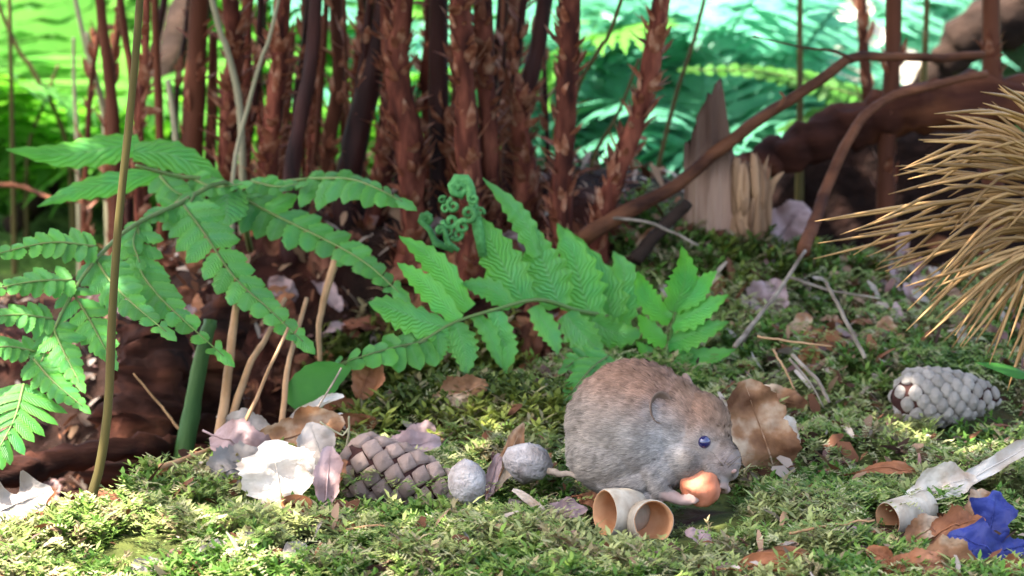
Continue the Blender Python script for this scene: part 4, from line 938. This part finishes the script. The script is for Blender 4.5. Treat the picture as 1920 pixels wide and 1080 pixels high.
for i in range(14):
    px = random.uniform(60, 420); py = random.uniform(860, 960); p = G(px, py)
    if p.z > -.02: continue
    D(px, py - 4, p.y, random.uniform(60, 110), random.uniform(30, 60), random.uniform(0, 3.1), random.uniform(.3, 1.1), M[random.choice(['leaf_red', 'leaf_red', 'leaf_mauve'])],
      'dark dead leaf on the floor of the hollow', 'leaves in the hollow', curl=.5, seed=300 + i, stalk=False)

# small dark cup
c = P(556, 950, -.022); u = mpp(-.02)
v, f = lathe([(.0001, -14 * u), (20 * u, -12 * u), (29 * u, -3 * u), (31 * u, 8 * u), (28 * u, 9 * u), (24 * u, 0), (10 * u, -6 * u), (.0001, -7 * u)], c, (.1, -.35, 1), rough=.06)
tagit(mk('acorn_cup', v, f, mat('dark_cup', [(.10, .035, .012), (.22, .085, .03)], 150, .5, .0004, 400, objvar=0), org=c), 'small dark orange-brown acorn cup at the foot of the sunlit leaf', 'acorn cup')

# ------------------------------------------------------------------ twigs and dry stalks
def twig(pts, y, wd, m, label, group=None, cat='twig', name='twig', twigs=(), ell_=1):
    return limb(name, pts, y, wd, M[m], label, cat, group, rough=.15, sides=7, n=16, twigs=twigs)
twig([(465, 480), (440, 590), (428, 700), (404, 860)], (.175, .095), (12, 21), 'tan', 'thick tan dry stalk rising behind the grey crumpled leaf', cat='stalk', name='dry_stalk')
twig([(535, 560), (495, 640), (465, 690), (415, 850)], (.17, .10), (9, 16), 'tan', 'leaning tan stalk crossing the thick tan stalk', cat='stalk', name='dry_stalk')
twig([(575, 560), (552, 640), (538, 700), (522, 850)], (.17, .09), (9, 12), 'tan', 'slim brown stalk standing beside the crumpled pale leaf', cat='stalk', name='dry_stalk')
twig([(628, 490), (610, 550), (598, 610), (600, 680)], (.20, .18), (17, 9), 'tan', 'bent tan stalk hanging below the arching frond', cat='stalk', name='dry_stalk')
twig([(540, 615), (505, 690), (470, 770), (430, 825), (350, 860), (300, 875)], (.10, .03), (6, 11), 'tan', 'tan bent twig running down onto the moss bank', twigs=[([(330, 866), (318, 915), (300, 970)], 7), ([(322, 870), (300, 900), (292, 950)], 6), ([(320, 910), (335, 935), (340, 970)], 5)])
twig([(640, 690), (560, 830), (600, 800)], .09, (4, 3), 'greyt', 'hair-thin grey twig above the crumpled pale leaf')
twig([(1030, 884), (1080, 893), (1150, 918)], (.02, .0), (15, 6), 'greyt', 'dark grey stick running from the gall under the vole')
twig([(1510, 470), (1460, 545), (1410, 610), (1378, 650)], (.22, .16), (7, 10), 'greyt', 'pale grey leaning twig at the foot of the bent branch', twigs=[([(1420, 598), (1395, 640), (1382, 665)], 7)])
twig([(1550, 530), (1580, 590), (1622, 672)], (.18, .15), (8, 8), 'greyt', 'straight grey needle-thin twig standing over the litter')
twig([(1478, 520), (1560, 545), (1650, 560)], (.24, .24), (6, 4), 'greyt', 'thin pale twig lying across the mossy litter')
twig([(1485, 665), (1530, 710), (1555, 755)], (.11, .09), (8, 7), 'greyt', 'paired grey pine needles curving over the moss', twigs=[([(1480, 672), (1520, 720), (1545, 765)], 6)])
twig([(1450, 655), (1470, 690), (1490, 730)], (.12, .1), (5, 4), 'tan', 'short tan needle sticking out of the moss')
twig([(1420, 630), (1480, 640), (1560, 650)], (.13, .13), (5, 4), 'tan', 'tan pine needle lying level on the moss')
twig([(1140, 408), (1220, 418), (1310, 460)], (.29, .28), (7, 5), 'greyt', 'thin curved grey twig below the propped branch')
twig([(1190, 490), (1230, 440), (1290, 380)], (.285, .3), (30, 22), 'bark', 'short thick dark stick lying beneath the propped branch')
twig([(620, 1000), (700, 985), (770, 992)], (-.05, -.05), (5, 4), 'tan', 'tan needle lying on the foreground moss below the brown cone')
twig([(1480, 1000), (1560, 985), (1640, 975)], (-.06, -.06), (6, 4), 'tan', 'thin brown twig lying on the moss above the curled red leaf')
twig([(1500, 870), (1560, 885), (1640, 920)], (.0, -.01), (6, 4), 'moss', 'thin green moss stalk lying across the moss right of the vole') if False else None
twig([(250, 700), (300, 760), (345, 815)], (.18, .17), (3, 6), 'tan', 'thin tan stem leaning across the dark rotten wood')
twig([(600, 790), (640, 815), (655, 800)], (.06, .06), (4, 3), 'pale_st', 'short pale stalk before the dark red curled leaf')
twig([(640, 870), (652, 830), (655, 780)], (.04, .04), (6, 4), 'pale_st', 'upright pale green stalk beside the brown cone')
# fat green stalk and broad green blade
twig([(338, 900), (355, 800), (365, 740), (385, 640), (395, 600)], (.15, .16), (40, 26), 'gstalk', 'fat cut green stalk standing in the hollow', cat='stalk', name='green_stalk')
t = thing('broad_green_leaf', G(560, 770), 'broad dark green leaf blade behind the narrow rolled whitish leaf', 'leaf')
blade(t, [(550, 765), (580, 730), (615, 705), (660, 690)], (.11, .12), 80, M['blade'], .03, nrm=Vector((0, -.9, .3)), name='leaf_blade', point=.5)
t = thing('grass_blade', G(1850, 700), 'short green leaf blade poking out beneath the dry needles', 'leaf')
blade(t, [(1930, 705), (1880, 690), (1830, 680)], (.1, .09), 26, M['blade'], .02, name='leaf_blade')

random.seed(9)
# ------------------------------------------------------------------ tuft of dry pine needles
hub = P(2000, 410, .12)
t = thing('pine_twig', hub, 'dry pine twig with a fan of long tan needles at the right edge', 'pine twig')
q = crv([P(1965, 250, .125), P(1990, 360, .12), P(1995, 480, .12), P(2040, 620, .125)], 14); v, f = tube(q, mpp(.12) * 13, 8, .3); mk('twig', v, f, M['branch'], t)
tips = [(1838, 172), (1860, 190), (1880, 160), (1790, 215), (1740, 238), (1760, 262), (1722, 262), (1735, 290), (1700, 312), (1702, 336), (1690, 310), (1745, 350), (1575, 440), (1600, 478), (1610, 440), (1662, 512), (1690, 470), (1770, 398), (1780, 440), (1725, 530), (1742, 560), (1738, 595), (1755, 610), (1770, 640), (1800, 650), (1830, 640), (1850, 665), (1890, 675), (1905, 690), (1680, 540), (1712, 552)]
for i in range(125):
    tx, ty = random.choice(tips) if i >= len(tips) else tips[i]
    if i >= len(tips): tx += random.gauss(35, 50); ty += random.gauss(0, 34)
    sy = np.clip(380 + (ty - 430) * .42 + random.gauss(0, 14), 240, 600); sx = 1985 + random.gauss(0, 8)
    y1 = .12 + random.uniform(-.055, .035); a_ = P(sx, sy, .12); e_ = P(tx, ty, y1)
    mid = a_.lerp(e_, .5) + Vector((0, 0, random.uniform(-.002, .016) * (1 if ty > 300 else .4)))
    q = crv([a_, mid, e_], 8); vv, fv = tube(q, [mpp(.12) * s_ for s_ in (3.0, 3.6, 3.9, 3.9, 3.8, 3.5, 2.6, .6)], 5); mk('needle', vv, fv, M['needle'], t, org=a_)

random.seed(12)
# ------------------------------------------------------------------ far ferns in the sun
far_me = {}
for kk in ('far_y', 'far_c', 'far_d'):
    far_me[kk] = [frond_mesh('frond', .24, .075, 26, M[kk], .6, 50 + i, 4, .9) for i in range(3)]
def far_fern(px, py, y, kind, label, group, n=7, s=1.0, az=None, lift=.45):
    p = P(px, py, y); p.z = H(p.x, p.y); t = thing('far_fern', p, label, 'fern', group)
    for i in range(n):
        a_ = (az + random.gauss(0, .5)) if az is not None else 2 * math.pi * i / n + random.gauss(0, .25)
        o = place('frond', random.choice(far_me[kind]), None, p, t)
        o.rotation_euler = (random.gauss(0, .25), -lift * random.uniform(.5, 1.5), a_); o.scale = [s * random.uniform(.8, 1.2)] * 3
    return t
LY = 'blurred yellow-green fern in sunlight behind the stems'; LC = 'blurred sunlit blue-green fern behind the pointed stump'; LD = 'blurred darker green fern behind the sunlit ones'
for px, py, y in [(30, 230, .95), (160, 150, 1.15), (300, 60, 1.35), (60, 40, 1.6), (320, 220, .95), (480, 120, 1.2), (560, 250, .92), (650, 140, 1.15), (450, 30, 1.6), (800, 60, 1.4), (900, 200, 1.0), (700, 260, .95), (-80, 120, 1.2), (220, 0, 1.7), (620, 20, 1.6), (120, 330, .72), (420, 320, .70), (620, 320, .68), (800, 310, .70), (10, 330, .68)]:
    far_fern(px, py, y, 'far_y', LY, 'yellow-green ferns in the sun', 8)
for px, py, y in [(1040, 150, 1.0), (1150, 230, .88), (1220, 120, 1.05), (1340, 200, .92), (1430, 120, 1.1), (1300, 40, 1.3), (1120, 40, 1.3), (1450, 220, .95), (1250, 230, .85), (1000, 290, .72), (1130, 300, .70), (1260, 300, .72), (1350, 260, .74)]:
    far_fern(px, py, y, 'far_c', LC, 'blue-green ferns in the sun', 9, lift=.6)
for px, py, y in [(1560, 60, 1.2), (1680, 100, 1.1), (1800, 20, 1.3), (1500, -20, 1.6), (1900, 80, 1.2), (1000, -30, 1.7), (400, -40, 1.9), (0, -30, 1.9), (1300, -50, 1.8), (1700, -50, 1.8), (700, -60, 1.9)]:
    far_fern(px, py, y, 'far_d', LD, 'darker far ferns', 8)
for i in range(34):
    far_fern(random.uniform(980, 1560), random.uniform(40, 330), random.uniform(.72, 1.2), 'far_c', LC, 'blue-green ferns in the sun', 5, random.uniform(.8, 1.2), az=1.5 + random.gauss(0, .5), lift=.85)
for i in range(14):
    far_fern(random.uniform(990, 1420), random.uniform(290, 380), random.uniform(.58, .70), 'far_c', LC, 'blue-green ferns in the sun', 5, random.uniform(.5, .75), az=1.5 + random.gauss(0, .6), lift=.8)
for i in range(40):
    far_fern(random.uniform(-60, 1000), random.uniform(40, 330), random.uniform(.72, 1.2), 'far_y', LY, 'yellow-green ferns in the sun', 5, random.uniform(.8, 1.2), az=1.5 + random.gauss(0, .6), lift=.8)
for px, py, ln_ in [(1585, 140, 90), (1690, 128, 100), (1640, 70, 80), (1745, 135, 70), (1600, 20, 80), (1560, 100, 60), (1780, 160, 60)]:
    dry_leaf(px, py, .66, ln_, ln_ * .7, random.uniform(0, 3), .9, M['leaf_pale'], 'pale dry leaf shining in the sun behind the rotten log', 'sunlit pale leaves behind the log', seed=px, stalk=False)
# two nearer fern fronds hanging against the blue-green ones
t = thing('hanging_fern_frond', P(1600, 160, .5), 'single dark green frond spreading left behind the propped branch', 'fern')
pinna(t, [(1640, 190), (1540, 160), (1430, 135), (1290, 130)], (.52, .5), 40, 17, M['far_d'], 'comb', wid=1.05)
pinna(t, [(1620, 200), (1540, 215), (1470, 240)], (.52, .5), 36, 11, M['far_d'], 'comb', wid=1.05)

# ------------------------------------------------------------------ moss carpet (joined sprigs)
def sprig(seed):
    r = random.Random(seed); v = []; f = []; h = r.uniform(.005, .0085); lx, ly = r.gauss(0, .35), r.gauss(0, .35)
    def ax(t_): return Vector((lx * h * t_ * t_, ly * h * t_ * t_, h * t_))
    for i in range(13):
        t_ = .18 + .82 * i / 12; c = ax(t_); th = i * 2.4 + r.gauss(0, .3); el = .15 + .75 * t_ + r.gauss(0, .15)
        d = Vector((math.cos(th) * math.cos(el), math.sin(th) * math.cos(el), math.sin(el))); s = d.cross(Vector((0, 0, 1))).normalized()
        L = r.uniform(.0028, .0050) * (1.05 - .3 * t_); W = L * r.uniform(.15, .25); n = s.cross(d); o = len(v)
        v += [c - s * W * .5, c + s * W * .5, c + d * L * .5 + s * W - n * L * .05, c + d * L * .5 - s * W - n * L * .05, c + d * L - n * L * .28 + s * W * .1, c + d * L - n * L * .28 - s * W * .1]
        f += [(o, o + 1, o + 2, o + 3), (o + 3, o + 2, o + 4, o + 5)]
    o = len(v); a_, b_ = ax(0) - Vector((0, 0, .002)), ax(.95); wv = .00025
    v += [a_ + Vector((-wv, 0, 0)), a_ + Vector((wv, 0, 0)), b_ + Vector((wv, 0, 0)), b_ + Vector((-wv, 0, 0))]; f += [(o, o + 1, o + 2, o + 3)]
    return np.array([tuple(p) for p in v]), np.array(f)
LOW = [(1200, 1000, 130, 45), (1310, 955, 110, 45), (740, 955, 130, 22), (520, 960, 80, 20), (1690, 1000, 90, 30), (1780, 800, 110, 25), (900, 945, 120, 20), (1480, 1070, 120, 25), (1850, 1040, 120, 40)]
SPR = [sprig(i) for i in range(8)]
def moss_field(name, xs, ys, label, tone, smin=.8, smax=1.45):
    zs = height(xs, ys); bump_ = .010 * np.clip(fbm(xs * 55 + 40, ys * 55, 2) + .02, 0, 1); qx, qy = to_px(np.stack([xs, ys, zs], 1))
    VV = []; FF = []; CC = []; off = 0
    vr = rng.integers(0, 8, len(xs)); an = rng.uniform(0, 6.283, len(xs)); sc = rng.uniform(smin, smax, len(xs)); tx = rng.normal(0, .35, len(xs)); ty = rng.normal(-.12, .35, len(xs))
    for cx, cy, rx, ry in LOW:
        g_ = np.clip(1.4 - ((qx - cx) / rx) ** 2 - ((qy - cy) / ry) ** 2, 0, 1); sc = sc * (1 - .6 * g_); bump_ = bump_ * (1 - g_)
    pal = np.array(tone); hue = smooth(-.12, .12, fbm(xs * 26, ys * 26)); pick = np.clip(hue + rng.normal(0, .22, len(xs)), 0, 1)
    for s in range(8):
        k = np.where(vr == s)[0]
        if len(k) == 0: continue
        v, f = SPR[s]; c, sn = np.cos(an[k])[:, None], np.sin(an[k])[:, None]
        X = v[None, :, 0] * c - v[None, :, 1] * sn; Y = v[None, :, 0] * sn + v[None, :, 1] * c; Z = np.repeat(v[None, :, 2], len(k), 0)
        X2 = X + Z * tx[k][:, None]; Y2 = Y + Z * ty[k][:, None]; S = sc[k][:, None]
        W_ = np.stack([xs[k][:, None] + X2 * S, ys[k][:, None] + Y2 * S, zs[k][:, None] - .0015 + bump_[k][:, None] + Z * S], -1)
        VV.append(W_.reshape(-1, 3)); FF.append((f[None] + (off + np.arange(len(k)) * len(v))[:, None, None]).reshape(-1, 4)); off += len(k) * len(v)
        p_ = pick[k][:, None]; col = np.where(p_ < .5, pal[0] + (pal[1] - pal[0]) * p_ * 2, pal[1] + (pal[2] - pal[1]) * (p_ * 2 - 1)) * rng.uniform(.75, 1.3, (len(k), 1))
        dry = rng.random(len(k)) < .08 + .35 * smooth(.05, .2, fbm(xs[k] * 60 + 7, ys[k] * 60)); col[dry] = np.array([.30, .24, .12]) * rng.uniform(.7, 1.2, (dry.sum(), 1))
        CC.append(np.repeat(col[:, None, :], len(v), 1).reshape(-1, 3))
    me = fast_mesh(name, np.concatenate(VV), np.concatenate(FF), np.concatenate(CC), smooth_=False)
    return tagit(place(name, me, M['moss'], (0, 0, 0)), label, 'moss', kind='stuff')
n = 70000; xs = rng.uniform(-.27, .30, n); ys_ = rng.uniform(-.16, .36, n); mk_ = moss_mask(xs, ys_)
ex, ey = to_px(np.stack([xs, ys_, height(xs, ys_)], 1))
dens = mk_ * smooth(-.10, .04, fbm(xs * 45 + 3, ys_ * 45) + .03)
for cx, cy, rx, ry in [(1060, 960, 70, 40), (1330, 965, 60, 25), (1640, 890, 90, 26), (1560, 640, 110, 36), (1500, 740, 60, 30), (1850, 1030, 90, 60), (520, 940, 70, 25), (1780, 800, 90, 30), (740, 940, 110, 22), (1620, 560, 90, 40), (560, 830, 120, 40), (1180, 900, 130, 50), (556, 968, 50, 24), (1480, 1066, 130, 34), (1800, 1020, 150, 70), (1690, 1000, 70, 30), (560, 900, 130, 60), (1210, 1010, 110, 26), (1330, 960, 80, 40)]:
    dens = dens * (1 - .9 * np.clip(1.3 - ((ex - cx) / rx) ** 2 - ((ey - cy) / ry) ** 2, 0, 1))
dens = dens * np.where(ys_ > .05, .25 + .75 * smooth(-.02, .06, fbm(xs * 38 + 11, ys_ * 38 + 4)), 1)
kp = (rng.random(n) < dens) & (ey < 1130) & (ex > -60) & (ex < 1980)
moss_field('moss_carpet', xs[kp], ys_[kp], 'yellow-green moss carpet covering the ground around the vole', [(.075, .165, .020), (.18, .26, .045), (.33, .34, .13)])
print('moss sprigs', kp.sum())
# feathery strands lying over the carpet
def strands(name, n, label):
    VV = []; FF = []; CC = []; off = 0; got = 0
    while got < n:
        x = rng.uniform(-.24, .28); y = rng.uniform(-.13, .30)
        if moss_mask(x, y) < .8: continue
        kx, ky = to_px(np.array([[x, y, H(x, y) + .006]]))
        if any(((kx[0] - cx) / rx) ** 2 + ((ky[0] - cy) / ry) ** 2 < 1.7 for cx, cy, rx, ry in LOW): continue
        got += 1; a_ = rng.uniform(0, 6.283); L = rng.uniform(.010, .022); cu = rng.normal(0, 1.2); t_ = np.linspace(0, 1, 12)
        th = a_ + cu * t_; X = x + np.cumsum(np.cos(th)) * L / 12; Y = y + np.cumsum(np.sin(th)) * L / 12
        Z = height(X, Y) + .005 + .005 * np.sin(t_ * 3) + rng.uniform(0, .003); T = np.stack([np.cos(th), np.sin(th), 0 * th], 1); B = np.stack([-np.sin(th), np.cos(th), 0 * th], 1)
        c = np.stack([X, Y, Z], 1); w_ = (.0022 * np.sin(np.pi * (.15 + .8 * t_)))[:, None]; u3 = np.array([0, 0, 1.])
        for sg in (1, -1):
            d = B * sg * .8 + T * .6 + u3 * rng.normal(.25, .2, (12, 1)); e = c + d * w_; h_ = T * .00055
            q = np.stack([c - h_, c + h_, e + h_ * .5, e - h_ * .2], 1).reshape(-1, 3); VV.append(q); FF.append(off + np.arange(48).reshape(-1, 4)); off += 48
        col = np.array([(.13, .22, .035), (.30, .34, .10), (.42, .40, .20), (.20, .28, .06)][rng.integers(0, 4)]) * rng.uniform(.8, 1.2); CC.append(np.tile(col, (96, 1)))
    return tagit(place(name, fast_mesh(name, np.concatenate(VV), np.concatenate(FF), np.concatenate(CC), smooth_=False), M['moss'], (0, 0, 0)), label, 'moss', kind='stuff')
strands('feather_moss', 2600, 'pale feathery moss strands trailing over the green moss carpet')
# olive moss clumps on the mound below the serrated fern
n = 5200; bx = np.array([(700, 740, 70, 45), (800, 740, 80, 45), (900, 735, 75, 50), (870, 790, 70, 35), (980, 800, 70, 30), (680, 790, 40, 30), (1480, 505, 130, 25), (1620, 500, 60, 25)], float)
k = rng.integers(0, len(bx), n); cxs = bx[k, 0] + rng.normal(0, .6, n) * bx[k, 2]; cys = bx[k, 1] + rng.normal(0, .6, n) * bx[k, 3]
gpt = [G(a_, b__) for a_, b__ in zip(cxs[:1500], cys[:1500])]
xs = np.array([p.x for p in gpt]); ys_ = np.array([p.y for p in gpt]); xs = np.repeat(xs, 3) + rng.normal(0, .004, len(xs) * 3); ys_ = np.repeat(ys_, 3) + rng.normal(0, .004, len(ys_) * 3)
kq = ~((xs > .10) & (ys_ > .335)); xs, ys_ = xs[kq], ys_[kq]
moss_field('moss_clump', xs, ys_, 'darker olive moss clumps in the shade below the serrated fern', [(.06, .085, .012), (.14, .17, .022), (.24, .26, .045)], .9, 1.7)

# ------------------------------------------------------------------ small litter crumbs
n = 13000; xs = rng.uniform(-.33, .36, n); ys_ = rng.uniform(-.14, .42, n); zs = height(xs, ys_); mk_ = moss_mask(xs, ys_)
kp = rng.random(n) < np.where(mk_ > .5, np.where(ys_ > .05, .75, .22), .85); 
qx, qy = to_px(np.stack([xs, ys_, zs + .005], 1))
for cx, cy, rx, ry in [(1200, 970, 120, 60), (1310, 930, 90, 60), (750, 900, 150, 70), (520, 900, 90, 70), (1780, 750, 140, 80), (1200, 820, 160, 160), (1690, 970, 80, 40)]: kp &= ((qx - cx) / rx) ** 2 + ((qy - cy) / ry) ** 2 > 1
mk_ = mk_[kp]; xs, ys_, zs = xs[kp], ys_[kp], zs[kp]; n = len(xs)
a_ = rng.uniform(0, 6.283, n); L = rng.uniform(.0025, .010, n); W_ = L * rng.uniform(.15, .6, n); tl = rng.normal(0, .5, n)
dx = np.stack([np.cos(a_), np.sin(a_), tl], 1) * L[:, None] * .5; sx = np.stack([-np.sin(a_), np.cos(a_), rng.normal(0, .5, n)], 1) * W_[:, None] * .5
c = np.stack([xs, ys_, zs + .002 + np.abs(tl) * L * .4 + mk_ * .005], 1); up_ = np.array([0, 0, 1.]) * (L * .12)[:, None]
VV = np.stack([c - dx - sx * .5, c - dx + sx * .5, c + sx + up_, c - sx + up_, c + dx + sx * .3, c + dx - sx * .3], 1).reshape(-1, 3)
b_ = np.arange(n)[:, None] * 6; FF = np.concatenate([b_ + np.array([0, 1, 2, 3]), b_ + np.array([3, 2, 4, 5])])
pal = np.array([(.10, .04, .02), (.20, .08, .04), (.30, .18, .11), (.38, .30, .24), (.15, .08, .07)]); cc = pal[rng.integers(0, 5, n)] * rng.uniform(.6, 1.2, (n, 1))
tagit(place('leaf_litter', fast_mesh('leaf_litter', VV, FF, np.repeat(cc, 6, 0)), M['litter'], (0, 0, 0)), 'crumbs of dead leaf and bark scattered over soil and moss', 'litter', kind='stuff')
